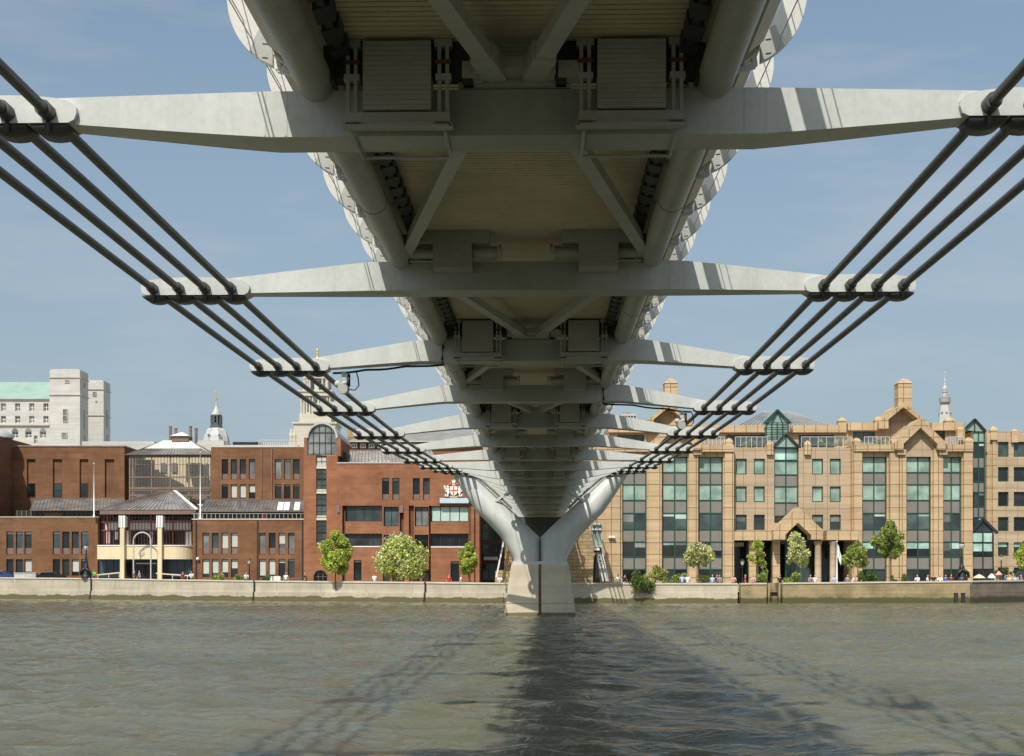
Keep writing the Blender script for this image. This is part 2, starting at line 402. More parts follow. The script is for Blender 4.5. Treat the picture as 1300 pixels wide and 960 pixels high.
# river steps in a recess
y, z = quay(982); xa, xb = PX(974, y)+.14, PX(991, y)-.14
st = empty('river_steps', ((xa+xb)/2, y, -.5), 'small flight of river steps recessed in the brown wall', 'steps')
mb = MB()
for k in range(8): mb.box(xa, xb, y-.1+.28*k, y+2.4, -.8 if k == 0 else -.1+.27*k, .17+.27*k)
mb.build('tread_flight', 'quay_stone', st)
mb = MB(); mb.box(xa-.1, xa+.1, y-.2, y+2.4, -.8, z-.02); mb.box(xb-.1, xb+.1, y-.2, y+2.4, -.8, z-.02); mb.build('side_wall', 'quay_stone', st)
mb = MB()
for q_ in (xa+.2, xb-.2): mb.tube([(q_, y-.25, .1), (q_, y-.2, z+.5), (q_, y+.3, z+.55)], .03, 6)
mb.build('handrail', 'black_iron', st, True)
# old timber fender posts against the stone wall
for k, px in enumerate((1212, 1221)):
    y, z = quay(px); x = PX(px, y); mb = MB(); mb.box(x-.16, x+.16, y-.55, y-.26, -.8, .95); mb.box(x-.2, x+.2, y-.57, y-.255, .953, 1.05)
    tag(mb.build('fender_post', 'pitch_metal'), ('left' if k == 0 else 'right')+' dark timber fender post at the end of the brown wall', 'post', 'fender posts on the river wall')

# ------------------------------------------------------------------ footbridge (local axes: u across, s along, z up)
ROT = -math.atan(41/F)
BR = empty('footbridge', (-.2886, 0, 0), 'pale grey steel suspension footbridge passing overhead, seen from below', 'footbridge', None, ROT, True)
def zb(s): return 6.529+.0203*s                     # underside of the cross beams
PIER = 94.0
def zc(s):                                          # cable height
    if s <= PIER: return 7.02+5.55e-4*(s-24)**2
    return zc(PIER)+.6*(s-PIER)/75
SF = [14+8*i for i in range(-5, 20)]                # beam positions (rear face)
CAB = (4.62, 5.03, 5.44, 5.85)
for i, sf in enumerate(SF):
    n = i-5
    s0, s1 = sf-.5, sf; b0 = zb(sf); top = b0+.45; c = zc(sf)+.04
    rings = []
    def sect(u, z0, z1, d): return [(u, sf-.25-d/2, z0), (u, sf-.25+d/2, z0), (u, sf-.25+d/2, z1), (u, sf-.25-d/2, z1)]
    us = []
    for u in (4.75, 4.2, 3.6, 3.0, 2.4): us.append(u)
    for sg in (-1,):
        pass
    def prof(u):
        a = abs(u)
        if a <= 2.4: return b0, top, .5
        k = (a-2.4)/2.35; e_ = k**1.08
        zm = (b0+top)/2*(1-e_)+(c+.02)*e_; hh = .225*(1-e_)+.115*e_
        return zm-hh, zm+hh, .5*(1-k)+.26*k
    mb = MB()
    for u in (-4.75, -4.4, -4.0, -3.6, -3.3, -3.0, -2.8, -2.6, -2.4, 2.4, 2.6, 2.8, 3.0, 3.3, 3.6, 4.0, 4.4, 4.75):
        z0, z1, d = prof(u); rings.append(sect(u, z0, z1, d))
    mb.ring_loft(rings)
    # slim weld plates and stiffener seams standing 3 mm proud
    for sg in (-1, 1):
        for u in (2.25, 2.46):
            z0, z1, d = prof(sg*u); mb.box(sg*u-.012, sg*u+.012, sf-.25-d/2-.004, sf-.25-d/2, z0+.01, z1-.01)
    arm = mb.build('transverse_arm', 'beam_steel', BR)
    for sg in (-1, 1):
        mb = MB(); um = sg*5.2; hw = .86
        poly = []
        for k in range(25):
            a = math.pi*k/24; poly.append((um+hw*math.copysign(abs(math.cos(a))**.75, math.cos(a)), c-.03+.175*math.sin(a)**.62))
        poly += [(um-hw*.97, c-.10), (um-hw*.9, c-.13), (um+hw*.9, c-.13), (um+hw*.97, c-.10)]
        mb.prism(poly, sf-.46, sf-.08)
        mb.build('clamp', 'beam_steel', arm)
        mb = MB()
        for u in CAB:
            x = sg*u
            mb.prism([(x+.19*math.cos(a), c-.135+.085*math.sin(a)) for a in np.linspace(math.pi, 2*math.pi, 9)], sf-.44, sf-.1)
            mb.tube([(x, sf-.62, zc(sf-.62)), (x, sf-.45, zc(sf-.45))], .082, 12)
            mb.tube([(x, sf-.09, zc(sf-.09)), (x, sf+.08, zc(sf+.08))], .082, 12)
            mb.box(x-.02, x+.02, sf-.475, sf-.441, c-.26, c-.05)
        mb.build('saddle', 'saddle', arm, True)
# cables
for sg in (-1, 1):
    for u in CAB:
        pts = [(sg*u, s, zc(s)) for s in np.arange(-27, 170, 2.0)]
        MB().tube(pts, .057, 12).build('suspension_cable', 'cable_sheath', BR, True)
s_a, s_b = -27, 176
# edge tubes with joint collars
for sg in (-1, 1):
    mb = MB(); mb.tube([(sg*1.95, s, zb(s)+.53) for s in np.arange(s_a, s_b, 4)], .178, 20)
    tb = mb.build('edge_tube', 'steel_shaded', BR, True)
    mb = MB()
    for sf in SF:
        for q in (1.2, 4.0): mb.tube([(sg*1.95, sf+q, zb(sf+q)+.53), (sg*1.95, sf+q+.035, zb(sf+q)+.53)], .183, 20)
    mb.build('joint_collar', 'steel_dark', tb, True)
# deck soffit with pressed aluminium ribs (real geometry)
P = .115; vs = []; fs = []
k = 0; s = s_a
hs = 1.80
while s < s_b:
    z = zb(s)+.86
    vs += [(-hs, s, z), (hs, s, z), (-hs, s+P*.68, z-.004), (hs, s+P*.68, z-.004), (-hs, s+P*.70, z+.05), (hs, s+P*.70, z+.05), (-hs, s+P*.96, z+.05), (hs, s+P*.96, z+.05), (-hs, s+P, z), (hs, s+P, z)]
    for q in range(0, 8, 2): fs.append((k+q, k+q+1, k+q+3, k+q+2))
    k += 10; s += P
mb = MB(); mb.v = vs; mb.f = fs
deck = mb.build('deck_soffit', 'soffit', BR, recalc=False)
# solid deck slab above the ribs, edge wings
mb = MB()
for s in np.arange(s_a, s_b, 8.0):
    e1 = min(s+8, s_b)
    vs8 = []
    mb.ring_loft([[(-2.42, q, zb(q)+.935), (2.42, q, zb(q)+.935), (2.42, q, zb(q)+1.03), (-2.42, q, zb(q)+1.03)] for q in (s, e1)])
mb.build('deck_slab', 'steel_dark', BR)
for sg in (-1, 1):
    mb = MB()
    for s in np.arange(s_a, s_b, 2.0):
        mb.ring_loft([[(sg*1.82, q, zb(q)+.90), (sg*2.28, q, zb(q)+.80), (sg*2.43, q, zb(q)+.92), (sg*2.43, q, zb(q)+1.0), (sg*1.82, q, zb(q)+.97)] for q in (s+.75, s+2.52)])
    mb.build('edge_wing', 'soffit', BR)
    # perforated cable tray beside each tube
    mb = MB()
    for s in np.arange(s_a, s_b, .5):
        mb.ring_loft([[(sg*1.74, q, zb(q)+.66), (sg*1.58, q, zb(q)+.70), (sg*1.58, q, zb(q)+.84), (sg*1.74, q, zb(q)+.84)] for q in (s, s+.34)])
        mb.box(sg*1.66-.035, sg*1.66+.035, s+.34, s+.5, zb(s)+.70, zb(s)+.84)
    mb.build('cable_tray', 'pitch_metal', BR)
# diagonal bracing
for i in range(len(SF)-1):
    a, b_ = SF[i], SF[i+1]
    odd = (i-5) % 2 == 0                            # centre node at even list offsets (first visible beam)
    sc, se = (a, b_) if odd else (b_, a)
    for sg in (-1, 1):
        mb = MB()
        o = .1 if odd else -.6
        p0 = (sg*(.42 if odd else .16), sc+o, zb(sc)+(.42 if odd else .56)); p1 = (sg*(1.86 if odd else 1.66), se-(.75 if odd else -.3), zb(se)+.52)
        mb.bar(p0, p1, .17, .14)
        d = Vector(p1)-Vector(p0)
        mb.bar(Vector(p0)+d*.02, Vector(p0)+d*.09, .22, .19)
        mb.build('diagonal_brace', 'steel_shaded', BR)
# dampers
for i, sf in enumerate(SF):
    b0 = zb(sf); fr = sf-.5
    if (i-5) % 2 == 0:
        for sg in (-1, 1):
            uc = sg*1.12
            mb = MB()                               # slatted housing
            for k in range(14):
                z0 = b0+.14+k*.047; mb.box(uc-.325, uc+.325, fr-.36, fr-.03, z0, z0+.044)
            mb.box(uc-.318, uc+.318, fr-.35, fr-.04, b0+.145, b0+.80)
            d = mb.build('damper', 'damper_metal', BR)
            for du in (-.44, .44):
                mb = MB()
                mb.box(uc+du-.055, uc+du-.02, fr-.30, fr-.24, b0+.03, b0+.84); mb.box(uc+du+.02, uc+du+.055, fr-.30, fr-.24, b0+.03, b0+.84)
                mb.box(uc+du-.075, uc+du+.075, fr-.31, fr-.22, b0+.44, b0+.50); mb.box(uc+du-.09, uc+du+.09, fr-.315, fr-.2, b0-.01, b0+.028)
                mb.box(uc+du-.085, uc+du+.085, fr-.31, fr-.2, b0+.76, b0+.83)
                mb.build('hanger', 'damper_metal', d)
            mb = MB(); mb.box(uc-.5, uc+.5, fr-.345, fr-.06, b0+.03, b0+.12); mb.box(uc-.5, uc+.5, fr-.40, fr-.35, b0-.035, b0-.012)
            mb.tube([(uc-.46, sf+.12, b0-.02), (uc+.46, sf+.12, b0-.02)], .018, 8)
            for du in (-.45, .45): mb.tube([(uc+du, fr-.2, b0-.025), (uc+du, sf+.14, b0-.025)], .016, 8)
            mb.build('tray', 'damper_metal', d)
            mb = MB()
            for du in (-.44, .44): mb.box(uc+du-.08, uc+du+.08, fr-.318, fr-.312, b0+.59, b0+.63); mb.box(uc+du-.07, uc+du+.07, fr-.325, fr-.316, b0-.008, b0+.02)
            mb.build('rusty_bolt_plate', 'rust', d)
            mb = MB(); mb.box(uc-.62, uc+.62, fr-.2, fr-.01, b0+.50, b0+.855)
            for du in (-.72, .62): mb.box(uc+du, uc+du+.1, fr-.25, fr-.02, b0+.46, b0+.8)
            mb.build('backing', 'pitch_metal', d)
        mb = MB()                                   # centre bearing block between the braces
        for x in (-.26, .26): mb.box(x-.13, x+.13, fr-.4, fr-.1, b0+.49, b0+.66)
        mb.box(-.12, .12, fr-.38, fr-.12, b0+.52, b0+.63); mb.box(-.55, .55, fr-.08, fr+.06, b0+.46, b0+.56)
        for x in (-.5, .42): mb.box(x, x+.2, fr-.3, fr-.1, b0+.47, b0+.62)
        mb.build('bearing_block', 'damper_metal', BR)
    else:
        for sg in (-1, 1):
            uc = sg*1.12
            mb = MB()
            for k in range(5): mb.box(uc-.56, uc+.56, fr-.42, fr-.02, b0+.655+k*.039, b0+.691+k*.039)
            for k in range(10): mb.box(uc-.3, uc+.3, fr-.42, fr-.02, b0+.26+k*.0395, b0+.296+k*.0395)
            mb.box(uc-.294, uc+.294, fr-.41, fr-.03, b0+.266, b0+.848)
            d = mb.build('damper', 'damper_metal', BR)
            for q0, q1 in ((-.68, -.31), (.31, .68)):
                mb = MB(); mb.tube([(uc+q0, fr-.2, b0+.53), (uc+q1, fr-.2, b0+.53)], .085, 14)
                for z in (.41, .63): mb.tube([(uc+q0, fr-.2, b0+z), (uc+q1, fr-.2, b0+z)], .018, 8)
                mb.build('cylinder', 'damper_metal', d, True)
            mb = MB(); mb.tube([(uc-sg*.75, fr-.2, b0+.54), (uc-sg*.70, fr-.2, b0+.54)], .12, 14); mb.build('end_plate', 'damper_metal', d)
            mb = MB(); mb.box(uc+sg*.72-.05, uc+sg*.72+.05, fr-.3, fr-.05, b0+.4, b0+.8); mb.build('anchor_plate', 'pitch_metal', d)
            mb = MB(); mb.tube([(uc+sg*.86+.09*math.cos(a), fr-.12, b0+.58+.13*math.sin(a)) for a in np.linspace(0, 5.6, 14)], .02, 6); mb.build('hose_loop', 'pitch_metal', d, True)
# balustrade fins every two metres, rails and handrails
def smooth(P, n=5):
    P = [np.array(p) for p in P]; out = []
    for i in range(len(P)-1):
        a, b_, c, d = P[max(i-1, 0)], P[i], P[i+1], P[min(i+2, len(P)-1)]
        for k in range(n):
            q = k/n; out.append(tuple(.5*((2*b_)+(c-a)*q+(2*a-5*b_+4*c-d)*q*q+(3*b_-a-3*c+d)*q**3)))
    return out+[tuple(P[-1])]
fo = [(2.45, .83), (2.56, .885), (2.70, 1.00), (2.82, 1.16), (2.895, 1.35), (2.92, 1.55), (2.88, 1.76), (2.77, 1.93), (2.60, 2.03), (2.42, 2.07)]
fi = [(2.42, 1.90), (2.52, 1.86), (2.61, 1.78), (2.665, 1.66), (2.68, 1.53), (2.66, 1.42), (2.61, 1.33), (2.54, 1.26), (2.455, 1.21)]
fo, fi = smooth(fo), smooth(fi)
for sg in (-1, 1):
    rest = MB()
    for j in range(-20, 80):
        s = 13.9+2*j
        if not s_a < s < s_b-1: continue
        mb = MB(); mb.prism([(sg*u, zb(s)+z) for u, z in fo+fi], s-.025, s+.025)
        if 3 < s < 84:
            fn = mb.build('balustrade_fin', 'fin', BR)
            mb = MB()
            mb.prism([(sg*u, zb(s)+z) for u, z in ((2.455, .842), (2.555, .892), (2.69, .998), (2.60, 1.21), (2.545, 1.18), (2.46, 1.138))], s-.034, s-.0255)  # bolted plate, enlarged and darker to carry the shade on the fin's foot
            for u, z in ((2.53, 1.08), (2.53, .94)):
                mb.prism([(sg*(u-.028), zb(s)+z-.02), (sg*(u+.03), zb(s)+z-.012), (sg*(u-.01), zb(s)+z+.035)], s-.046, s-.035)
            mb.build('clamp_plate', 'steel_shaded', fn)
            mb = MB(); mb.bar((sg*2.14, s-.02, zb(s)+.74), (sg*2.40, s-.02, zb(s)+.80), .05, .05); mb.bar((sg*2.40, s-.02, zb(s)+.80), (sg*2.37, s+.02, zb(s)+1.1), .05, .05)
            mb.build('bracket', 'galvanised', fn)
        else:
            rest.add(mb.v, mb.f)
    rest.build('balustrade_fin', 'fin', BR, kind='stuff')
    for u, z in ((2.66, 1.10), (2.76, 1.32), (2.79, 1.60)):   # stainless wires strung through the fins
        mb = MB(); mb.tube([(sg*u, s, zb(s)+z) for s in np.arange(s_a, s_b, 12)], .0065, 5); mb.build('rail_wire', 'galvanised', BR, True)
    mb = MB(); mb.ring_loft([[(sg*2.30, q, zb(q)+2.08), (sg*2.50, q, zb(q)+2.08), (sg*2.50, q, zb(q)+2.12), (sg*2.30, q, zb(q)+2.12)] for q in np.arange(s_a, s_b, 6)])
    mb.build('handrail', 'galvanised', BR)
    mb = MB(); mb.ring_loft([[(sg*2.36, q, zb(q)+1.031), (sg*2.42, q, zb(q)+1.031), (sg*2.42, q, zb(q)+1.12), (sg*2.36, q, zb(q)+1.12)] for q in np.arange(s_a, s_b, 6)])
    mb.build('kerb', 'steel', BR)
# hanging service cables under two arms
for sf, sg in ((30, -1), (38, 1)):
    b0 = zb(sf); pts = []
    for k in range(22):
        a = k/21; u = 1.9+2.4*a
        e_ = max(0, (u-2.4)/2.35); zm = b0*(1-e_)+(zc(sf)-.1)*e_
        pts.append((sg*u, sf-.15, zm-.03-.025*abs(math.sin(a*9))))
    MB().tube([(sg*1.85, sf-.2, b0+.5), (sg*1.88, sf-.55, b0+.3), (sg*1.9, sf-.54, b0+.03)]+pts, .024, 7).build('service_cable', 'black_iron', BR, True)
# floodlights / cameras hung from the same arms
def to_world(u, s, z):
    c, q = math.cos(ROT), math.sin(ROT); return (-.2886+u*c-s*q, u*q+s*c, z)
for sf, sg, lab in ((30, -1, 'silver camera lamp hanging under the left arm of the third beam'), (38, 1, 'silver camera lamp hanging under the right arm of the fourth beam')):
    x, y, z = to_world(sg*4.05, sf-.2, zc(sf)-.10)
    r = empty('camera_lamp', (x, y, z-.5), lab, 'camera lamp', 'lamps hanging from the bridge arms')
    mb = MB(); mb.box(x-.05, x+.05, y-.05, y+.05, z-.16, z+.02); mb.box(x-.03, x+.09, y-.04, y+.04, z-.24, z-.16); mb.build('bracket', 'galvanised', r)
    mb = MB(); mb.tube([(x-.02, y-.13, z-.36), (x-.02, y-.02, z-.34), (x-.02, y+.16, z-.33)], [.11, .13, .12], 14); mb.ball((x-.13, y-.06, z-.25), .075); mb.ball((x+.02, y-.1, z-.24), .06); mb.build('housing', 'galvanised', r, True)
    mb = MB(); mb.box(x+.07, x+.13, y-.05, y+.05, z-.3, z-.03)
    mb.tube([(x+.1-0*sg, y, z-.36), (x+.24, y, z-.38), (x+.32, y, z-.28), (x+.3, y, z-.1), (x+.26, y, z+.02)], .014, 6); mb.build('cable_loop', 'black_iron', r, True)

# ------------------------------------------------------------------ river pier with its V arms
x, y, z = to_world(0, PIER, -1)
PR = empty('bridge_pier', (x, y, -1), 'V-shaped steel pier on a pale concrete plinth standing in the river', 'bridge pier', None, ROT)
ORG[PR.name] = (0, 0, 0)
def lz(z): return z+1
def pierpt(u, s, z): return (u, s, z+1)
rg = [(3.62, 0.0, 1.78, 1.35), (4.05, 0.0, 1.92, 1.35), (4.5, 0.0, 2.18, 1.35), (5.26, 0.0, 2.62, 1.32), (6.2, .95, 3.48, 1.22), (7.03, 1.83, 4.33, 1.08), (8.2, 3.06, 5.12, .86), (9.3, 4.22, 5.82, .66), (9.72, 4.72, 6.02, .56)]
# refine the rings with smooth interpolation
zz = np.linspace(3.62, 9.72, 30); R0 = np.array(rg)
for sg in (-1, 1):
    mb = MB(); rings = []
    for z_ in zz:
        ui, uo, bb = (float(np.interp(z_, R0[:, 0], R0[:, k])) for k in (1, 2, 3))
        um, a = (ui+uo)/2, (uo-ui)/2
        e_ = float(np.clip((5.6-z_)/1.6, 0, 1))
        ring = []
        for i in range(40):
            q = 2*math.pi*i/40; c_, s_ = math.cos(q), math.sin(q)
            pw = 1-.45*e_
            ring.append(pierpt(sg*max(.012, um+a*math.copysign(abs(c_)**pw, c_)), bb*math.copysign(abs(s_)**(1-.2*e_), s_), z_))
        rings.append(ring)
    mb.ring_loft(rings)
    arm = mb.build('pier_arm', 'steel', PR, True)
    mb = MB()                                        # cable saddle on the arm's head
    for u in CAB: mb.tube([pierpt(sg*u, s, zc(PIER+s)) for s in (-1.6, -.8, 0, .8, 1.6)], .12, 10)
    mb.prism([(sg*4.45, 10.42), (sg*6.1, 10.6), (sg*6.15, 10.95), (sg*4.4, 10.95)], -.75, .75)
    mb.build('saddle', 'steel_dark', arm)
    for s in (-.8, .8):
        mb = MB(); mb.bar(pierpt(sg*3.0, s, 7.72), pierpt(sg*1.95, s*1.2, zb(PIER)+.02), .1, .13); mb.build('strut', 'steel', arm)
        mb = MB(); mb.tube([pierpt(sg*4.5, s*.8, 9.66), pierpt(sg*3.1, s*.9, 8.42), pierpt(sg*1.95, s, 7.3)], .06, 8); mb.build('tie_rod', 'steel_dark', arm, True)
mb = MB()
mb.ring_loft([[pierpt(u, s, 3.45) for u, s in ((-1.86, -1.45), (1.86, -1.45), (1.86, 1.45), (-1.86, 1.45))], [pierpt(u, s, 3.66) for u, s in ((-1.84, -1.42), (1.84, -1.42), (1.84, 1.42), (-1.84, 1.42))]])
mb.build('base_collar', 'steel', PR)
mb = MB()                                            # two leaves with a groove between them
for sg in (-1, 1):
    def leaf(z, wo, d): return [pierpt(sg*u, s, z) for u, s in ((.10, -d), (wo-.12, -d), (wo, -d+.14), (wo, d-.14), (wo-.12, d), (.10, d))]
    mb.ring_loft([leaf(-1.5, 2.52, 2.3), leaf(.80, 2.32, 2.0)]); mb.ring_loft([leaf(.83, 2.31, 1.985), leaf(3.448, 1.92, 1.55)])
mb.build('plinth', 'plinth_wet', PR)
mb = MB(); mb.ring_loft([[pierpt(u, s, -1.5) for u, s in ((-.2, -2.0), (.2, -2.0), (.2, 2.0), (-.2, 2.0))], [pierpt(u, s, 3.44) for u, s in ((-.2, -1.35), (.2, -1.35), (.2, 1.35), (-.2, 1.35))]])
mb.ring_loft([[pierpt(u, s, z_) for u, s in ((-2.28, -1.94), (2.28, -1.94), (2.28, 1.94), (-2.28, 1.94))] for z_ in (.78, .85)])
mb.build('joint_groove', 'groove', PR)
# ------------------------------------------------------------------ buildings
def wall_block(root, x0, x1, yt, Y, depth, holes=(), mat='red_brick', recess=.25, yb=None, name='wall', back=True, revmat=None):
    """front wall in photo columns/rows at depth Y with window openings, reveals, sides, back and roof"""
    zbot = PZ(yb, Y) if yb is not None else .6
    xa, xb, zt = PX(x0, Y), PX(x1, Y), PZ(yt, Y)
    H = []
    for h in holes:
        H.append((PX(h[0], Y), PX(h[1], Y), max(zbot, PZ(h[3], Y)), min(zt, PZ(h[2], Y))))
    gx = sorted({xa, xb} | {v for h in H for v in h[:2]}); gzs = sorted({zbot, zt} | {v for h in H for v in h[2:]})
    mb = MB()
    for a, b_ in zip(gx, gx[1:]):
        run = None
        for c, d in zip(gzs, gzs[1:]):
            mx_, mz = (a+b_)/2, (c+d)/2
            if any(h[0] < mx_ < h[1] and h[2] < mz < h[3] for h in H):
                continue
            mb.quad((a, Y, c), (b_, Y, c), (b_, Y, d), (a, Y, d))
    for h in H:
        a, b_, c, d = h; y2 = Y+recess
        mb.quad((a, Y, c), (a, y2, c), (a, y2, d), (a, Y, d)); mb.quad((b_, Y, c), (b_, Y, d), (b_, y2, d), (b_, y2, c))
        mb.quad((a, Y, d), (a, y2, d), (b_, y2, d), (b_, Y, d)); mb.quad((a, Y, c), (b_, Y, c), (b_, y2, c), (a, y2, c))
    Yb = Y+depth
    mb.quad((xa, Y, zbot), (xa, Y, zt), (xa, Yb, zt), (xa, Yb, zbot)); mb.quad((xb, Y, zbot), (xb, Yb, zbot), (xb, Yb, zt), (xb, Y, zt))
    mb.quad((xa, Yb, zbot), (xa, Yb, zt), (xb, Yb, zt), (xb, Yb, zbot)); mb.quad((xa, Y, zt), (xb, Y, zt), (xb, Yb, zt), (xa, Yb, zt))
    return mb.build(name, mat, root, recalc=False)

def window(root, x0, x1, yt, yb, Y, glass='glass_dark', nx=1, rows=(), frame='frame_dark', recess=.18, blind=0, panel=0, bmat='blind', pmat='frame_brown', fw=.06, name='window'):
    a, b_, c, d = PX(x0, Y), PX(x1, Y), PZ(yb, Y), PZ(yt, Y)
    y0 = Y+recess
    mb = MB()
    mb.box(a, a+fw, y0, y0+.08, c, d); mb.box(b_-fw, b_, y0, y0+.08, c, d)
    mb.box(a+fw, b_-fw, y0, y0+.08, d-fw, d); mb.box(a+fw, b_-fw, y0, y0+.08, c, c+fw)
    for k in range(1, nx):
        x = a+(b_-a)*k/nx; mb.box(x-fw*.45, x+fw*.45, y0+.003, y0+.077, c+fw, d-fw)
    for r_ in rows:
        z = d-(d-c)*r_; mb.box(a+fw, b_-fw, y0+.006, y0+.074, z-fw*.4, z+fw*.4)
    f = mb.build(name, frame, root)
    m2 = MB(); m2.quad((a, y0+.05, c), (b_, y0+.05, c), (b_, y0+.05, d), (a, y0+.05, d)); m2.build('pane', glass, f, recalc=False)
    if blind:
        z = d-(d-c)*blind; m2 = MB(); m2.quad((a+fw, y0+.044, z), (b_-fw, y0+.044, z), (b_-fw, y0+.044, d-fw), (a+fw, y0+.044, d-fw)); m2.build('blind', bmat, f, recalc=False)
    if panel:
        z = c+(d-c)*panel; m2 = MB(); m2.box(a+fw, b_-fw, y0+.02, y0+.045, c+fw, z); m2.build('panel', pmat, f)
    return f

def ribbed_roof(root, A, B, C, D, n, name='roof_glazing', mat='roof_glass', ribmat='frame_brown', alt=None):
    """sloped roof: A,B lower edge, C,D upper edge (C above B)"""
    A, B, C, D = map(Vector, (A, B, C, D))
    r = MB().quad(A, B, C, D).build(name, mat, root, recalc=False)
    nn = (B-A).cross(D-A).normalized()
    mb = MB()
    for k in range(n+1):
        q = k/n; p0 = A.lerp(B, q); p1 = D.lerp(C, q); mb.bar(p0+nn*.04, p1+nn*.04, .055, .06, nn)
    mb.bar(A+nn*.045, B+nn*.045, .1, .11, nn); mb.bar(D+nn*.045, C+nn*.045, .1, .11, nn)
    mb.build('rib', ribmat, r)
    return r
def coping(root, x0, x1, yt, Y, mat='coping', h=.12, over=.08, d=.5):
    a, b_, z = PX(x0, Y), PX(x1, Y), PZ(yt, Y)
    return MB().box(a-over, b_+over, Y-over, Y+d, z+.003, z+h).build('coping', mat, root)

rr = random.Random(11)
# ---------------- west school building (left half of the picture)
SC = empty('brick_building', (PX(200, 174), 174, 1.0), 'red brick building with glazed entrance hall and cream curved balcony, left half of the picture', 'building')
# projecting wing at the left edge (east flank in shade) with lead dome
xe = -66.6
mb = MB(); mb.box(-92, xe, 174.5, 191, .6, PZ(567, 184)+.9); mb.build('wing_wall', 'brown_brick', SC)
mb = MB()
for k, (y_, zt) in enumerate(((176.5, 6.0), (179.3, 6.0))): mb.box(xe-.0+.003, xe+.12, y_, y_+1.2, zt, zt+3.2)
mb.build('wing_recess', 'red_brick_shade', SC)
mb = MB(); mb.lathe((PX(-6, 182), 182, 0), [(2.3, PZ(567, 184)+.903), (2.3, PZ(555, 182)), (2.1, PZ(551, 182)), (1.6, PZ(547.5, 182)), (.8, PZ(545.5, 182)), (.01, PZ(545, 182))], 24); mb.build('dome', 'lead', SC, True)
# upper block with tall recessed panels
Yb_ = 184
hol = [(34, 45, 583, 632), (67, 79, 583, 632), (101, 112, 583, 632), (133, 145, 583, 632)]
wall_block(SC, 6, 158, 567, Yb_, 7.4, hol, recess=.36, mat='brown_brick')
MB().box(PX(6, Yb_)-.05, PX(158, Yb_)+.08, Yb_-.1, Yb_+7.5, PZ(567, Yb_)+.003, PZ(567, Yb_)+.14).build('coping', 'slate', SC)
for i, h in enumerate(hol):
    a, b_, c, d = PX(h[0], Yb_), PX(h[1], Yb_), PZ(h[3], Yb_), PZ(h[2], Yb_)
    MB().quad((a, Yb_+.34, c), (b_, Yb_+.34, c), (b_, Yb_+.34, d), (a, Yb_+.34, d)).build('recess_panel', 'brown_brick', SC, recalc=False)
    if i in (0, 1, 2): window(SC, h[0]+1, h[1]-1, 613.5, 631, Yb_, 'glass_dark' if i != 1 else 'glass_mid', 1, (.5,), recess=.2, blind=0)
# sloped glazing in front of the upper block, dark clerestory below
Yf = 176
ribbed_roof(SC, (PX(38, 178), 178, PZ(648.5, 178)), (PX(158, 178), 178, PZ(648.5, 178)), (PX(158, 183.9), 183.9, PZ(633, 183.9)), (PX(44, 183.9), 183.9, PZ(633, 183.9)), 26)
mb = MB(); mb.quad((PX(20, 179), 179, PZ(660, 179)), (PX(160, 179), 179, PZ(660, 179)), (PX(160, 179), 179, PZ(648, 179)), (PX(20, 179), 179, PZ(648, 179))); mb.build('clerestory', 'glass_dark', SC, recalc=False)
mb = MB()
for k in range(24):
    x = PX(22+k*5.9, 178.9); mb.box(x-.05, x+.05, 178.85, 178.95, PZ(660, 179), PZ(648, 179))
mb.box(PX(57, 179), PX(80, 179), 178.8, 178.94, PZ(659, 179), PZ(651, 179)); mb.build('mullion', 'frame_brown', SC)
# lower front block
def pairs(xs, w_): return [(x, x+w_) for x in xs]
w1 = pairs((-24, -12, 8, 20, 31, 67, 79, 91, 103), 9.2)
hol = [(a, b_, 675, 704) for a, b_ in w1]+[(a, b_, 710, 731) for a, b_ in w1]
wall_block(SC, -70, 124, 657, Yf, 12, hol, mat='brown_brick')
coping(SC, -70, 124, 657, Yf, 'coping', .11)
for a, b_ in w1:
    window(SC, a, b_, 675, 704, Yf, rr.choice(['glass_dark', 'glass_mid', 'glass_dark']), 1, (.12,), panel=.28, blind=rr.choice([0, .1, .1]))
    window(SC, a, b_, 710, 731, Yf, rr.choice(['glass_dark', 'glass_mid']), 1, (.12,), blind=rr.choice([0, .12, .5, .75]))
# entrance pavilion : balcony, pillars, glazing, hipped roof
Ye = 174
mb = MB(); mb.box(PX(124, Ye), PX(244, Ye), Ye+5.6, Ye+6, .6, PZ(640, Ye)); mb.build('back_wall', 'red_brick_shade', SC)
mb = MB()
pl = []
xa, xb = PX(124, Ye), PX(245, Ye)
out = [(xa, Ye+5.5), (xa, Ye-.2)]+[(xb-2.6+2.6*math.sin(q), Ye+2.4-2.6*math.cos(q)) for q in np.linspace(0, math.pi/2, 10)]+[(xb, Ye+5.5)]
mb.ring_loft([[(x, y, PZ(710, Ye)) for x, y in out], [(x, y, PZ(693.5, Ye)) for x, y in out]]); mb.build('balcony', 'cream', SC)
mb = MB(); mb.ring_loft([[(x+(.06 if x > xa else -.0), y-.07, PZ(693.5, Ye)+.003) for x, y in out], [(x+(.06 if x > xa else 0), y-.07, PZ(692, Ye)) for x, y in out]]); mb.build('balcony_coping', 'white_paint', SC)
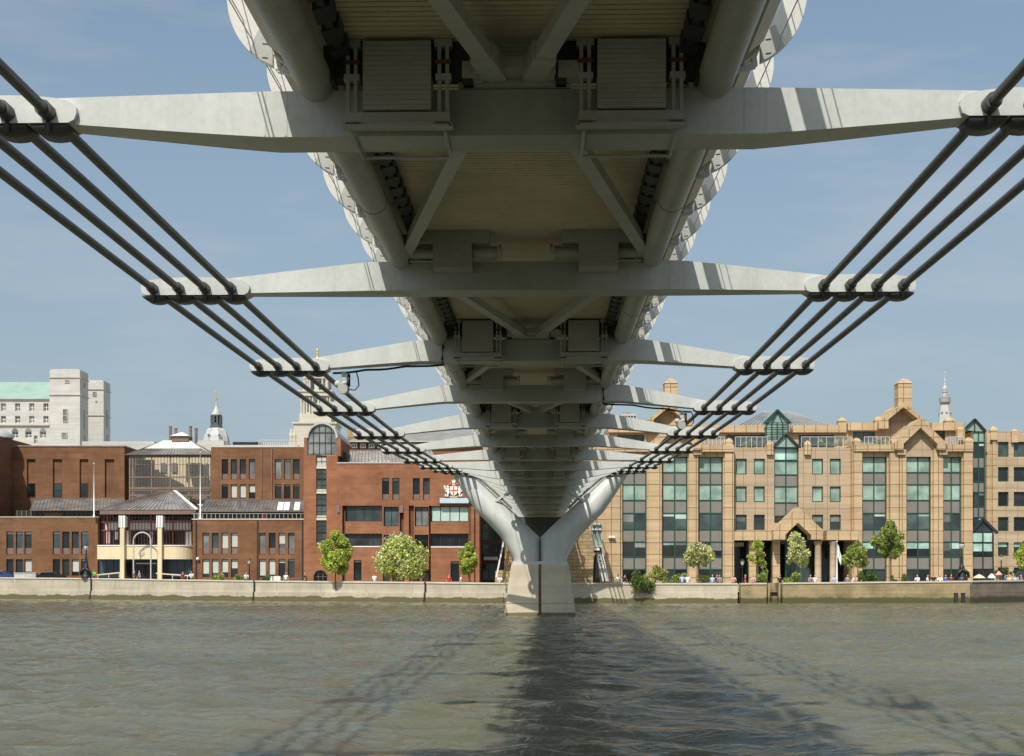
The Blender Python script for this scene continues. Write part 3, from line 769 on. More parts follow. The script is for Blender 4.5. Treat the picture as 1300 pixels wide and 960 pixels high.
# emblem on the balcony front
em = MB(); cx_, cz_ = PX(180, Ye), PZ(702, Ye)
em.prism([(cx_+.42*math.cos(a), cz_+.42*math.sin(a)) for a in np.linspace(0, 2*math.pi, 24, False)], Ye-.26, Ye-.203)
e_ = em.build('emblem', 'lead', SC)
em = MB(); em.prism([(cx_-.17, cz_+.24), (cx_+.17, cz_+.24), (cx_+.17, cz_-.02), (cx_, cz_-.28), (cx_-.17, cz_-.02)], Ye-.285, Ye-.263); em.build('shield', 'cream', e_)
for px in (157, 204.5):
    mb = MB(); mb.box(PX(px-2.6, Ye), PX(px+2.6, Ye), Ye-.75, Ye-.23, .6, PZ(670, Ye)); p_ = mb.build('pillar', 'cream', SC)
    mb = MB()
    for q in range(5):
        x = PX(px-4+q*1.7, Ye); mb.box(x, x+.13, Ye-.85+.1*(q % 2), Ye-.2, PZ(670, Ye)+.003, PZ(655, Ye))
    mb.box(PX(px-4.4, Ye), PX(px+4.6, Ye), Ye-.1, Ye+.1, PZ(669, Ye), PZ(656, Ye)); mb.build('lantern_fin', 'white_paint', p_)
# ground-floor glazing
for (a, b_, n) in ((126, 153, 3), (160, 202, 6), (208, 243, 4)):
    window(SC, a, b_, 710.5, 733, Ye+1.2, 'glass_blue' if n != 6 else 'glass_dark', n, (.1,) if n == 6 else (), recess=0, fw=.09)
MB().box(PX(170, Ye), PX(196, Ye), Ye+1.0, Ye+1.15, PZ(716, Ye), PZ(714.6, Ye)).build('door_rail', 'galvanised', SC)
# upper set-back glazing with pale blinds and red mullions
mb = MB(); mb.quad((PX(128, 177), 177, PZ(693, 177)), (PX(244, 177), 177, PZ(693, 177)), (PX(244, 177), 177, PZ(648, 177)), (PX(128, 177), 177, PZ(648, 177))); gz_ = mb.build('hall_glazing', 'glass_dark', SC, recalc=False)
mb = MB()
for a, b_, yt_, yb_ in ((134, 150, 662, 674), (164, 202, 661, 673), (209, 242, 661, 673), (135, 139, 675, 690), (146, 150, 675, 685), (235, 243, 675, 692), (160, 166, 674, 692), (190, 194, 675, 690)):
    mb.quad((PX(a, 177), 176.96, PZ(yb_, 177)), (PX(b_, 177), 176.96, PZ(yb_, 177)), (PX(b_, 177), 176.96, PZ(yt_, 177)), (PX(a, 177), 176.96, PZ(yt_, 177)))
mb.build('blind', 'white_paint', gz_, recalc=False)
mb = MB()
for k in range(30):
    x = PX(129+k*3.95, 177); wv = .09 if k % 7 == 2 else .022; mb.box(x-wv, x+wv, 176.8, 176.93, PZ(693, 177), PZ(649, 177))
for y_ in (663, 673.5): mb.box(PX(128, 177), PX(244, 177), 176.84, 176.88, PZ(y_, 177)-.06, PZ(y_, 177)+.06)
mb.build('mullion', 'frame_red', gz_)
# plants on the balcony
# arch hoop before the doors
mb = MB(); xl, xr = PX(169.5, 172.4), PX(191.5, 172.4); zs = PZ(687, 172.4); rad = (xr-xl)/2
pts = [(xl, 172.4, 1.2), (xl, 172.4, zs)]+[((xl+xr)/2-rad*math.cos(a), 172.4, zs+rad*math.sin(a)) for a in np.linspace(.15, math.pi-.15, 14)]+[(xr, 172.4, zs), (xr, 172.4, 1.2)]
mb.tube(pts, .09, 8); mb.build('arch_hoop', 'galvanised', SC, True)
# hipped roof over the hall, light verge on the right hip
E0, E1 = (PX(127, 174), 174, PZ(648, 174)), (PX(249, 174), 174, PZ(648, 174))
P0, P1 = (PX(200, 181), 181, PZ(624.5, 181)), (PX(222, 181), 181, PZ(624.5, 181))
ribbed_roof(SC, E0, E1, P1, P0, 20, 'hall_roof')
ribbed_roof(SC, E1, (PX(255, 188), 188, PZ(644, 188)), (P1[0], P1[1]+.3, P1[2]), P1, 8, 'hall_roof')
ribbed_roof(SC, (PX(118, 188), 188, PZ(648, 188)), E0, P0, (P0[0], P0[1]+.3, P0[2]), 8, 'hall_roof')
mb = MB(); mb.bar(Vector(E1)+Vector((.1, -.05, .1)), Vector(P1)+Vector((0, -.05, .15)), .4, .14); mb.build('hip_verge', 'white_paint', SC)
mb = MB(); mb.box(E0[0], E1[0], 173.9, 174.15, E0[2]-.5, E0[2]-.05); mb.build('eaves_beam', 'frame_brown', SC)
# glazed lantern tower above the hall
Yt = 183
mb = MB(); mb.quad((PX(186, 192), 192, PZ(640, 192)), (PX(268, 192), 192, PZ(640, 192)), (PX(268, 192), 192, PZ(580, 192)), (PX(186, 192), 192, PZ(580, 192)))
iw = mb.build('inner_wall', 'cream', SC, recalc=False)
mb = MB()
for a in (204, 218, 242, 250): mb.box(PX(a, 191.9), PX(a+7, 191.9), 191.8, 191.9, PZ(600, 192), PZ(588, 192))
mb.box(PX(168, 191), PX(196, 191), 190.8, 191, PZ(640, 191), PZ(584, 191)); mb.build('inner_opening', 'glass_grey', iw)
mb = MB(); a, b_ = PX(165, Yt), PX(268, Yt); c, d = PZ(636, Yt), PZ(577, Yt)
mb.quad((a, Yt, c), (b_, Yt, c), (b_, Yt, d), (a, Yt, d)); mb.quad((a, Yt, c), (a, Yt+8, c), (a, Yt+8, d), (a, Yt, d)); mb.quad((b_, Yt, c), (b_, Yt+8, c), (b_, Yt+8, d), (b_, Yt, d))
lt = mb.build('tower_glazing', 'clear_glass', SC, recalc=False)
mb = MB()
for k in range(27):
    x = a+(b_-a)*k/26; wv = .1 if k in (0, 1, 26, 7, 13, 19) else .024; mb.box(x-wv, x+wv, Yt-.14, Yt-.02, c, d)
for y_, h in ((579, .22), (606, .09), (620, .16), (623, .05), (590, .03), (629, .12)): mb.box(a, b_, Yt-.2, Yt-.145, PZ(y_, Yt)-h, PZ(y_, Yt)+h)
for k in range(8): mb.box(b_-.06, b_+.06, Yt+k, Yt+k+.1, c, d); mb.box(a-.06, a+.06, Yt+k, Yt+k+.1, c, d)
mb.build('mullion', 'frame_brown', lt)
mb = MB()
for k in range(10): mb.box(PX(172, Yt), PX(262, Yt), Yt+.3, Yt+.34, PZ(624+k*1.2, Yt), PZ(624.5+k*1.2, Yt))
mb.build('louvre', 'cream', lt)
xm0, xm1 = PX(172, Yt+1), PX(262, Yt+1)
T0, T1 = (a-.5, Yt-.4, PZ(578, Yt)), (b_+.5, Yt-.4, PZ(578, Yt)); M0, M1 = (PX(184, 184.6), 184.6, PZ(570, 184.6)), (PX(254, 184.6), 184.6, PZ(570, 184.6))
ribbed_roof(SC, T0, T1, M1, M0, 24, 'tower_roof', 'glass_grey', 'frame_brown')
U0, U1 = (PX(207, 187), 187, PZ(560, 187)), (PX(242, 187), 187, PZ(560, 187))
ribbed_roof(SC, M0, M1, U1, U0, 14, 'tower_roof', 'white_paint', 'white_paint')
ribbed_roof(SC, T1, (T1[0], Yt+8.5, T1[2]), (U1[0], 187.5, U1[2]), U1, 8, 'tower_roof', 'glass_grey', 'frame_brown')
ribbed_roof(SC, (T0[0], Yt+8.5, T0[2]), T0, U0, (U0[0], 187.5, U0[2]), 8, 'tower_roof', 'glass_grey', 'frame_brown')
mb = MB(); mb.box(PX(219, 187), PX(240, 187), 186.5, 189, PZ(561, 187), PZ(554, 187)); ln = mb.build('roof_lantern', 'frame_brown', SC)
mb = MB(); mb.ring_loft([[(PX(218, 187), 186.2, PZ(554, 187)), (PX(241, 187), 186.2, PZ(554, 187)), (PX(241, 187), 189.3, PZ(554, 187)), (PX(218, 187), 189.3, PZ(554, 187))], [(PX(228.5, 187), 187.6, PZ(548.3, 187)), (PX(230.5, 187), 187.6, PZ(548.3, 187)), (PX(230.5, 187), 187.9, PZ(548.3, 187)), (PX(228.5, 187), 187.9, PZ(548.3, 187))]]); mb.build('cap', 'white_paint', ln)
for px, yt_ in ((216.3, 542.5), (223.2, 545), (241.8, 542.5), (249, 545)):
    mb = MB(); mb.lathe((PX(px, 188), 188, 0), [(.2, PZ(562, 188)), (.2, PZ(yt_, 188)+.0), (.23, PZ(yt_, 188)), (.23, PZ(yt_, 188)+.15)], 10); mb.build('flue', 'frame_brown', SC)
# right upper block
Yg = 176
up4 = pairs((281.5, 293, 304.3, 316), 8.2); up3 = pairs((349, 360.5, 372), 8.4)
hol = [(a, b_, 583, 609) for a, b_ in up4+up3]+[(a, b_, 615, 633) for a, b_ in up4+up3]
wall_block(SC, 268, 386.5, 568, Yg, 16, hol, mat='brown_brick')
MB().box(PX(268, Yg)-.06, PX(386.5, Yg), Yg-.08, Yg+16.1, PZ(568, Yg)+.003, PZ(568, Yg)+.1).build('coping', 'coping', SC)
for i, (a, b_) in enumerate(up4+up3):
    window(SC, a, b_, 583, 609, Yg, 'glass_grey' if i in (3, 4, 5) else 'glass_dark', 1, (.12,), panel=.28, blind=.1 if i in (5,) else 0)
    window(SC, a, b_, 615, 633, Yg, 'glass_dark', 1, (), blind=.92 if i in (1, 2) else (.55 if i == 3 else .12), fw=.07)
ribbed_roof(SC, (PX(252, 171), 171, PZ(650, 171)), (PX(385, 171), 171, PZ(650, 171)), (PX(385.5, 175.9), 175.9, PZ(635, 175.9)), (PX(262, 175.9), 175.9, PZ(635, 175.9)), 30)
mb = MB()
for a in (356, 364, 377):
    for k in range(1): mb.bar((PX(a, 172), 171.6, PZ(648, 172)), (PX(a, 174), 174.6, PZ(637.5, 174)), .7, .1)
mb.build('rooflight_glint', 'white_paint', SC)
mb = MB(); mb.quad((PX(245, 172), 172, PZ(662, 172)), (PX(386, 172), 172, PZ(662, 172)), (PX(386, 172), 172, PZ(650, 172)), (PX(245, 172), 172, PZ(650, 172))); cs = mb.build('clerestory', 'glass_dark', SC, recalc=False)
mb = MB()
for k in range(25):
    x = PX(247+k*5.7, 171.9); mb.box(x-.05, x+.05, 171.85, 171.95, PZ(662, 172), PZ(650, 172))
mb.build('mullion', 'frame_brown', cs)
MB().box(PX(333, 172), PX(338, 172), 171.6, 171.84, PZ(661, 172), PZ(652.5, 172)).build('red_door', 'heraldic_red', SC)
Yl = 170
lo = pairs((257, 269, 281.3, 293.3), 8.6)+pairs((329, 341.2, 353.6, 365.6), 8.6)
hol = [(a, b_, 676.5, 704, ) for a, b_ in lo]+[(a, b_, 710, 733) for a, b_ in lo]
wall_block(SC, 244.5, 386.5, 660, Yl, 12, hol, mat='brown_brick')
coping(SC, 244.5, 386, 660, Yl, 'coping', .14)
for i, (a, b_) in enumerate(lo):
    window(SC, a, b_, 676.5, 704, Yl, rr.choice(['glass_dark', 'glass_mid', 'glass_grey']), 1, (.12,), panel=.3, blind=[.0, .0, .7, .65, 0, 0, .5, 0][i])
    window(SC, a, b_, 710, 733, Yl, 'glass_dark', 1, (.12,), blind=[.8, .75, .72, .5, .9, .85, .2, .12][i])
mb = MB(); mb.ball((PX(251.5, Yl), Yl-.25, PZ(709.5, Yl)), .2); mb.build('wall_lamp', 'white_paint', SC, True)
for px in (249, 327, 384): MB().box(PX(px, Yl)-.06, PX(px, Yl)+.06, Yl-.15, Yl-.02, 1.0, PZ(661, Yl)).build('rain_pipe', 'frame_dark', SC)
for px in (332, 345): MB().box(PX(px, Yg)-.06, PX(px, Yg)+.06, Yg-.15, Yg-.02, PZ(634, Yg), PZ(570, Yg)).build('rain_pipe', 'frame_brown', SC)
# roof railing
mb = MB()
for k in range(26):
    x = PX(248+k*5.4, 171); mb.box(x-.02, x+.02, 170.3, 170.34, PZ(660, 170)+.12, PZ(660, 170)+.75)
mb.box(PX(246, 171), PX(386, 171), 170.3, 170.34, PZ(660, 170)+.752, PZ(660, 170)+.79); mb.build('railing', 'galvanised', SC)

# ---------------- east school building with barrel-vaulted stair tower and crest
SE = empty('brick_building', (PX(500, 162), 162, 1.0), 'red brick building with arched glass stair window and round-headed door, behind the flowering tree', 'building')
Yw = 164
sx0, sx1 = 401.5, 414.5
wall_block(SE, 385.5, 428.5, 578, Yw, 10, [(sx0, sx1, 578.5, 693), (398, 415.5, 722, 740)], recess=.3)
# door arch infill: brick spandrels above the round-headed door
xc, zc_ = PX(406.7, Yw), PZ(730, Yw); rd = PX(415.5, Yw)-xc
top = PZ(722, Yw)
for sg in (-1, 1):
    mb = MB(); mb.prism([(xc, top)]+[(xc+sg*rd*math.cos(a), zc_+.8*rd*math.sin(a)) for a in np.linspace(math.pi/2, 0, 10)]+[(xc+sg*rd, top)], Yw+.003, Yw+.28); mb.build('door_spandrel', 'red_brick', SE)
mb = MB(); mb.prism([(xc+(rd+.02)*math.cos(a), zc_+.8*rd*math.sin(a)+.0) for a in np.linspace(0, math.pi, 14)]+[(xc+(rd-.12)*math.cos(a), zc_+.8*(rd-.12)*math.sin(a)) for a in np.linspace(math.pi, 0, 14)], Yw-.06, Yw+.002); mb.build('door_arch', 'frame_brown', SE)
window(SE, 398, 415.5, 722, 739, Yw, 'glass_dark', 3, (.35, .6), 'frame_brown', .26, name='door')
for k, (yt_, yb_, bl) in enumerate(((579, 593, .95), (594, 608, 0), (608.5, 624, 0), (626, 641, 0), (641.5, 657, 0), (660, 676, 0), (676.5, 692.5, 0))):
    window(SE, sx0, sx1, yt_, yb_, Yw, 'glass_mid' if k else 'blind', 2, (.5,), recess=.16)
mb = MB()
for y_ in (593.3, 625, 658.7): mb.box(PX(sx0, Yw), PX(sx1, Yw), Yw+.05, Yw+.15, PZ(y_, Yw)-.16, PZ(y_, Yw)+.1)
mb.build('stair_sill', 'cream', SE)
for y_ in (591, 622.5, 656, 690.5):
    MB().box(PX(sx0+.5, Yw), PX(sx1-.5, Yw), Yw+.12, Yw+.15, PZ(y_, Yw)-.08, PZ(y_, Yw)+.14).build('blind', 'blind', SE)
# barrel vault
ax, ar = (PX(390, Yw)+PX(428, Yw))/2, (PX(428, Yw)-PX(390, Yw))/2
spring = PZ(556, Yw)
prof = [(-ar, PZ(577.5, Yw)), (-ar, spring)]+[(ar*-math.cos(a), spring+ar*math.sin(a)) for a in np.linspace(0, math.pi, 24)]+[(ar, spring), (ar, PZ(577.5, Yw))]
mb = MB(); mb.prism([(ax+x*.93, z if k in (0, len(prof)-1) else spring+(z-spring)*.93 if z > spring else z) for k, (x, z) in enumerate(prof)], Yw+.15, Yw+.2); vg = mb.build('vault_window', 'glass_grey', SE)
mb = MB()
for x in (-.6, -.2, .2, .6):
    zt_ = spring+ar*.93*math.sqrt(max(0, 1-(x/.93)**2)); mb.box(ax+x*ar-.035, ax+x*ar+.035, Yw+.06, Yw+.147, PZ(577.5, Yw), zt_)
for y_ in (549, 562, 576.5): mb.box(ax-ar*.88, ax+ar*.88, Yw+.03, Yw+.058, PZ(y_, Yw)-.04, PZ(y_, Yw)+.04)
mb.build('mullion', 'frame_dark', vg)
mb = MB()
inner = [(ax+x*.92, spring+(z-spring)*.92 if z > spring else z) for x, z in prof]; outer = [(ax+x*1.04, spring+(z-spring)*1.05 if z > spring else z) for x, z in prof]
n_ = len(prof)
vs = [(x, Yw-.12, z) for x, z in inner]+[(x, Yw-.12, z) for x, z in outer]+[(x, Yw+14, z) for x, z in outer]+[(x, Yw+.13, z) for x, z in inner]
fs = []
for k in range(1, n_-2): fs += [(k, k+1, n_+k+1, n_+k), (n_+k, n_+k+1, 2*n_+k+1, 2*n_+k), (3*n_+k, 3*n_+k+1, k+1, k)]
mb.add(vs, fs); mb.build('vault', 'lead', SE)
for (a, b_, yt_) in ((386, 390.4, 555.5), (427.6, 432.5, 556.5)):
    mb = MB(); mb.box(PX(a, Yw), PX(b_, Yw), Yw+.003, Yw+12, PZ(579, Yw), PZ(yt_, Yw)); mb.build('vault_flank', 'red_brick', SE)
# right brick block
Yi = 162
hi = [(485, 494, 607, 635), (498, 507.2, 607, 635), (524, 533, 607, 635), (537, 545.6, 607, 635)]
big = [(438.5, 485, 642, 662), (487, 506, 643.5, 668), (526.5, 544, 643.5, 668), (547, 595, 642.5, 662.5),
       (438.5, 485, 677.5, 693), (487, 506, 679, 706), (526.5, 544, 679, 706), (547, 595, 677.5, 693.5)]
gd = [(449, 459, 711, 737), (486, 495, 723, 738), (498, 507, 723, 738), (524, 533, 723, 738), (536, 545, 723, 738), (572, 583, 712.5, 738)]
slots = [(434.5, 438.5, 642, 740), (507.5, 512.5, 642, 722), (519, 525.5, 642, 738), (544.5, 547, 642, 738)]
wall_block(SE, 414.6+14, 596, 588.5, Yi, 14, hi+big+gd+slots, recess=.5)
wall_block(SE, 596, 602, 643, Yi+.3, 6, [], recess=.3); wall_block(SE, 603.5, 608.5, 643, Yi+.6, 6, [], recess=.3)
wall_block(SE, 596, 608.5, 588.5, Yi+.9, 13, [], recess=.3)
coping(SE, 428.6, 608, 588.5, Yi, 'lead', .14)
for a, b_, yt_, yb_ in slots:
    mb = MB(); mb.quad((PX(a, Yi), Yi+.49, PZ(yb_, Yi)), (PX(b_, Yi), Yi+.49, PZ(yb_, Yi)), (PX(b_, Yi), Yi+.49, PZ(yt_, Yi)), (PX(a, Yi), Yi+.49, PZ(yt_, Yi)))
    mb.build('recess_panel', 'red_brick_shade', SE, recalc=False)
for i, h in enumerate(hi): window(SE, *h, Yi, 'glass_dark', 1, (.12,), panel=.27, blind=.13 if i < 2 else 0, recess=.25)
for i, h in enumerate(big):
    n_ = 4 if h[1]-h[0] > 30 else 2
    window(SE, *h, Yi, ['glass_mid', 'glass_mid', 'glass_grey', 'blind_green', 'glass_dark', 'glass_dark', 'glass_dark', 'glass_dark'][i], n_, (.15,) if n_ == 2 else (), 'frame_green' if i == 3 else 'frame_dark', recess=.4, fw=.1, blind=.25 if i == 5 else 0)
for h in gd: window(SE, *h, Yi, 'glass_dark', 1, (.12,), recess=.35, blind=.14)
mb = MB()
for a, b_, y_ in ((438.5, 485, 693.6), (547, 595, 694.1)): mb.box(PX(a, Yi), PX(b_, Yi), Yi-.05, Yi+.3, PZ(y_, Yi)-.1, PZ(y_, Yi)+.02)
mb.build('sill', 'white_paint', SE)
for px in (428.7, 509.5):
    MB().box(PX(px, Yi)-.2, PX(px, Yi)+.25, Yi-.15, Yi-.003, PZ(651, Yi), PZ(642, Yi)).build('rain_hopper', 'frame_brown', SE)
# sloped rooflights behind the parapet
ribbed_roof(SE, (PX(441, 166), 166, PZ(588, 166)), (PX(556, 166), 166, PZ(588, 166)), (PX(548, 171), 171, PZ(572, 171)), (PX(444, 171), 171, PZ(572, 171)), 26, 'rooflight', 'slate', 'frame_brown')
MB().box(PX(428, 166), PX(441, 166), 166, 172, PZ(588, 166), PZ(574, 166)).build('plant_box', 'pitch_metal', SE)
mb = MB()
for k in range(5): mb.box(PX(472+k*5, 164), PX(475+k*5, 164), 163.4, 163.9, PZ(588, 164), PZ(584.5, 164))
mb.build('vent_box', 'galvanised', SE)

# crest and sign on the brick wall
CT = empty('coat_of_arms', (PX(576, Yi), Yi-.1, PZ(632, Yi)), 'painted coat of arms, white shield with red cross between two silver dragons, on brick wall', 'coat of arms')
cx_, pw = PX(576, Yi), Yi/F
def cp(pts): return [(cx_+x*pw, PZ(y_, Yi)) for x, y_ in pts]
sh = MB(); sh.prism(cp([(-4.6, 617.5), (4.6, 617.5), (4.8, 624.5), (3.4, 627.8), (0, 630.2), (-3.4, 627.8), (-4.8, 624.5)]), Yi-.2, Yi-.1)
shd = sh.build('shield', 'white_paint', CT)
sh = MB(); sh.prism(cp([(-.75, 617.9), (.75, 617.9), (.75, 629.3), (-.75, 629.3)]), Yi-.215, Yi-.203); sh.prism(cp([(-4.5, 622.1), (-.76, 622.1), (-.76, 623.8), (-4.5, 623.8)]), Yi-.215, Yi-.203); sh.prism(cp([(.76, 622.1), (4.5, 622.1), (4.5, 623.8), (.76, 623.8)]), Yi-.215, Yi-.203)
sh.prism(cp([(-2.7, 618.3), (-2.1, 618.3), (-2.4, 621.4)]), Yi-.215, Yi-.203); sh.build('cross', 'heraldic_red', shd)
for sg in (-1, 1):
    d = MB()
    d.prism(cp([(sg*5.2, 624), (sg*6.3, 619.5), (sg*6.2, 617), (sg*7.6, 616), (sg*9.3, 617.8), (sg*8.4, 618.6), (sg*8.2, 621), (sg*8.9, 625), (sg*8.0, 628), (sg*9.6, 630.5), (sg*6.4, 630.5), (sg*6.9, 627.5), (sg*5.4, 626.5)]), Yi-.24, Yi-.1)
    d.prism(cp([(sg*8.5, 620.5), (sg*11.8, 615.8), (sg*13, 618.5), (sg*11.4, 619.3), (sg*12.2, 621.3), (sg*10.4, 621.8), (sg*11, 624), (sg*9, 624.5)]), Yi-.18, Yi-.1)
    d.prism(cp([(sg*9, 628), (sg*11.3, 626.5), (sg*10.6, 629), (sg*12, 629.8), (sg*10, 630.4)]), Yi-.18, Yi-.1)
    d.prism(cp([(sg*4.95, 620), (sg*5.9, 619.6), (sg*5.6, 621.2)]), Yi-.26, Yi-.1)
    dr = d.build('dragon', 'white_paint', CT)
    d = MB(); d.prism(cp([(sg*9.3, 621.5), (sg*11, 619.3), (sg*10.4, 621.6), (sg*9.4, 623.2)]), Yi-.195, Yi-.183); d.build('wing_cross', 'heraldic_red', dr)
d = MB(); d.prism(cp([(-2.2, 617), (-2.4, 614.4), (-1.4, 613.2), (1.4, 613.2), (2.4, 614.4), (2.2, 617)]), Yi-.24, Yi-.1); d.build('helmet', 'lead', CT)
d = MB(); d.prism(cp([(-2, 613), (-2.7, 609.6), (-.4, 610.6), (.4, 608.4), (1.3, 610.2), (2.6, 609.8), (2, 613)]), Yi-.2, Yi-.1); d.build('crest', 'white_paint', CT)
d = MB()
for sg in (-1, 1): d.prism(cp([(sg*2.6, 616.6), (sg*3.2, 612.6), (sg*5.2, 612.2), (sg*6.4, 614.2), (sg*5.4, 616.2), (sg*4, 615.4)]), Yi-.17, Yi-.1)
d.build('mantling', 'heraldic_red', CT)
d = MB(); d.prism(cp([(-4.6, 630.6), (-3.6, 631.8), (3.6, 631.8), (4.6, 630.6), (4.4, 629.6), (2.2, 630.6), (-2.2, 630.6), (-4.4, 629.6)]), Yi-.27, Yi-.205); d.build('motto_ribbon', 'cream', CT)
SG = empty('sign', (PX(577, Yi), Yi-.1, PZ(640, Yi)), 'long pale blue sign board below the coat of arms, lettering washed out', 'sign')
MB().box(PX(558.5, Yi), PX(595, Yi), Yi-.3, Yi-.06, PZ(639, Yi), PZ(632.6, Yi)).build('board', 'silver_sign', SG)
mb = MB(); mb.box(PX(558, Yi), PX(595.5, Yi), Yi-.31, Yi-.055, PZ(640.2, Yi), PZ(639.05, Yi)); mb.build('frame', 'frame_dark', SG)

# ---------------- dark glass building in the gap by the bridge end
GB = empty('glass_building', (PX(625, 172), 172, 1.1), 'dark glass building in shade between brick school and bridge pier', 'building')
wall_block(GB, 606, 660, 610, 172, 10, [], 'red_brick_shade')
for k in range(4): window(GB, 611, 640, 640+k*25, 662+k*25, 171.9, 'glass_dark', 3, (.4,), 'frame_dark', 0.02, fw=.12)
MB().box(PX(614, 171), PX(632, 171), 171.3, 171.7, PZ(711, 171), PZ(707, 171)).build('canopy', 'galvanised', GB)
# stone abutment blocks under the landing
AB = empty('bridge_abutment', (PX(690, 148), 148, 1.0), 'tan stone abutment blocks where the footbridge lands behind the river wall', 'abutment')
mb = MB(); mb.prism([(PX(627, 147), .6), (PX(650, 147), .6), (PX(650, 147), PZ(684, 147)), (PX(642, 147), PZ(684, 147)), (PX(640, 147), PZ(723, 147)), (PX(629, 147), PZ(725, 147))], 147, 156); mb.build('block', 'abutment_stone', AB)
mb = MB(); mb.prism([(PX(716, 147), .6), (PX(752, 147), .6), (PX(754, 147), PZ(690, 147)), (PX(748, 147), PZ(672, 147)), (PX(720, 147), PZ(672, 147))], 147, 156); mb.build('block', 'abutment_stone', AB)
mb = MB(); mb.box(PX(632, 172), PX(745, 172), 172.2, 178, .6, 10.35); mb.build('landing_wall', 'lead_dark', AB)
mb = MB()
for k in range(9): mb.box(PX(655, 170), PX(722, 170), 163+k, 172.15, 1.1+k*.3 if k else .9, 1.4+k*.3-.003)
mb.build('stair', 'paving', AB)
mb = MB()
mb.prism([(PX(629, 146), PZ(733, 146)), (PX(631, 146), PZ(733, 146)), (PX(642, 146), PZ(680, 146)), (PX(640, 146), PZ(680, 146))], 145.6, 145.9); mb.build('ramp_edge', 'white_paint', AB)
# inclined lift beside the abutment
LF = empty('inclined_lift', (PX(764, 149), 149, 1.2), 'inclined passenger lift with green glass cabin on dark rails beside the stone abutment', 'lift')
mb = MB(); mb.box(PX(752, 149), PX(764, 149), 148.4, 151, PZ(694, 149), PZ(667, 149)); cb = mb.build('cabin', 'glass_green', LF)
mb = MB()
for x in (751.6, 757.8, 763.6): mb.box(PX(x, 148), PX(x+.9, 148), 148.25, 148.38, PZ(696, 148), PZ(665, 148))
for y_ in (665, 672, 694): mb.box(PX(751.4, 148), PX(764.6, 148), 148.1, 148.24, PZ(y_, 148)-.1, PZ(y_, 148)+.1)
mb.build('frame', 'galvanised', cb)
mb = MB(); mb.box(PX(751, 148.5), PX(763, 148.5), 147.7, 150.5, PZ(701, 148), PZ(695, 148)); mb.build('undercarriage', 'frame_dark', LF)
mb = MB()
for x in (752, 757): mb.box(PX(x, 147.6), PX(x+4, 147.6), 147.45, 147.68, PZ(699, 148), PZ(696, 148))
mb.build('lamp_panel', 'white_paint', LF)
mb = MB()
for x in (758.5, 762.5, 765): mb.bar((PX(x-1, 148), 148.3, PZ(700, 148)), (PX(x+6, 148), 146.4, PZ(738, 148)), .14, .14)
for k in range(6): mb.bar((PX(758.5+k*1.1, 147.5), 147.4, PZ(705+k*5, 148)), (PX(765+k*1.1, 147.5), 147.4, PZ(705+k*5, 148)), .08, .08)
mb.build('rail', 'galvanised', LF)
mb = MB(); mb.prism([(PX(752, 149), 1.0), (PX(762, 149), 1.0), (PX(758, 149), PZ(705, 149)), (PX(755, 149), PZ(705, 149))], 147.9, 149.5); mb.build('machine_house', 'black_iron', LF)
# ---------------- stone office building on the right
TB = empty('stone_office_building', (PX(1020, 154), 154, 1.0), 'tan stone office building with green glazed bays and stepped gables, right half of the picture', 'building')
Ym = 154
ROWS = [(580, 599.5), (615, 635), (651.5, 672), (688, 707), (723, 739)]
def bay(x0, x1, Y, rows=ROWS, top=580, kinds=('glass_green', 'glass_green', 'glass_mid', 'glass_dark', 'glass_dark'), half=None, recess=.45):
    a, b_ = PX(x0, Y), PX(x1, Y); y0 = Y+recess
    mb = MB(); xm = (a+b_)/2
    for x in (a+.06, xm, b_-.06): mb.box(x-.06, x+.06, y0-.08, y0-.003, .8, PZ(top, Y))
    for yt_, yb_ in rows:
        for y_ in (yt_, yb_):
            z = PZ(y_, Y)
            for p, q in ((a+.12, xm-.06), (xm+.06, b_-.12)): mb.box(p, q, y0-.07, y0-.003, z-.06, z+.06)
    f = mb.build('glazing_bay', 'frame_green', TB)
    for (yt_, yb_), kd in zip(rows, kinds):
        for p, q in ((a, xm), (xm, b_)):
            m2 = MB(); m2.quad((p, y0, PZ(yb_, Y)), (q, y0, PZ(yb_, Y)), (q, y0, PZ(yt_, Y)), (p, y0, PZ(yt_, Y))); m2.build('pane', kd, f, recalc=False)
            if kd in ('glass_mid', 'glass_dark') and yt_ < 720 and rr.random() < .3:
                hb = PZ(yt_+rr.choice((4, 7, 11)), Y); m2 = MB(); m2.quad((p+.08, y0-.002, hb), (q-.08, y0-.002, hb), (q-.08, y0-.002, PZ(yt_, Y)), (p+.08, y0-.002, PZ(yt_, Y))); m2.build('blind', rr.choice(('glass_grey', 'blind_green', 'glass_green')), f, recalc=False)
        if kd == 'glass_dark' and half and yt_ < 700:
            m2 = MB(); m2.quad((a+half[0]*(b_-a), y0-.003, PZ(yt_+8.5, Y)), (a+half[1]*(b_-a), y0-.003, PZ(yt_+8.5, Y)), (a+half[1]*(b_-a), y0-.003, PZ(yt_, Y)), (a+half[0]*(b_-a), y0-.003, PZ(yt_, Y))); m2.build('blind', 'glass_bright', f, recalc=False)
    for (p, q), (c, d) in zip(rows, rows[1:]):
        m2 = MB(); m2.quad((a, y0+.003, PZ(c, Y)), (b_, y0+.003, PZ(c, Y)), (b_, y0+.003, PZ(q, Y)), (a, y0+.003, PZ(q, Y))); m2.build('spandrel', 'spandrel', f, recalc=False)
    return f
lb = [(790, 821), (841, 873), (887, 918)]
rb = [(1095, 1126), (1151, 1182), (1197, 1221)]
wall_block(TB, 748, 932, 566, Ym, 14, [(a, b_, 580, 740) for a, b_ in lb], 'tan_stone', recess=.5)
for a, b_ in lb: bay(a, b_, Ym)
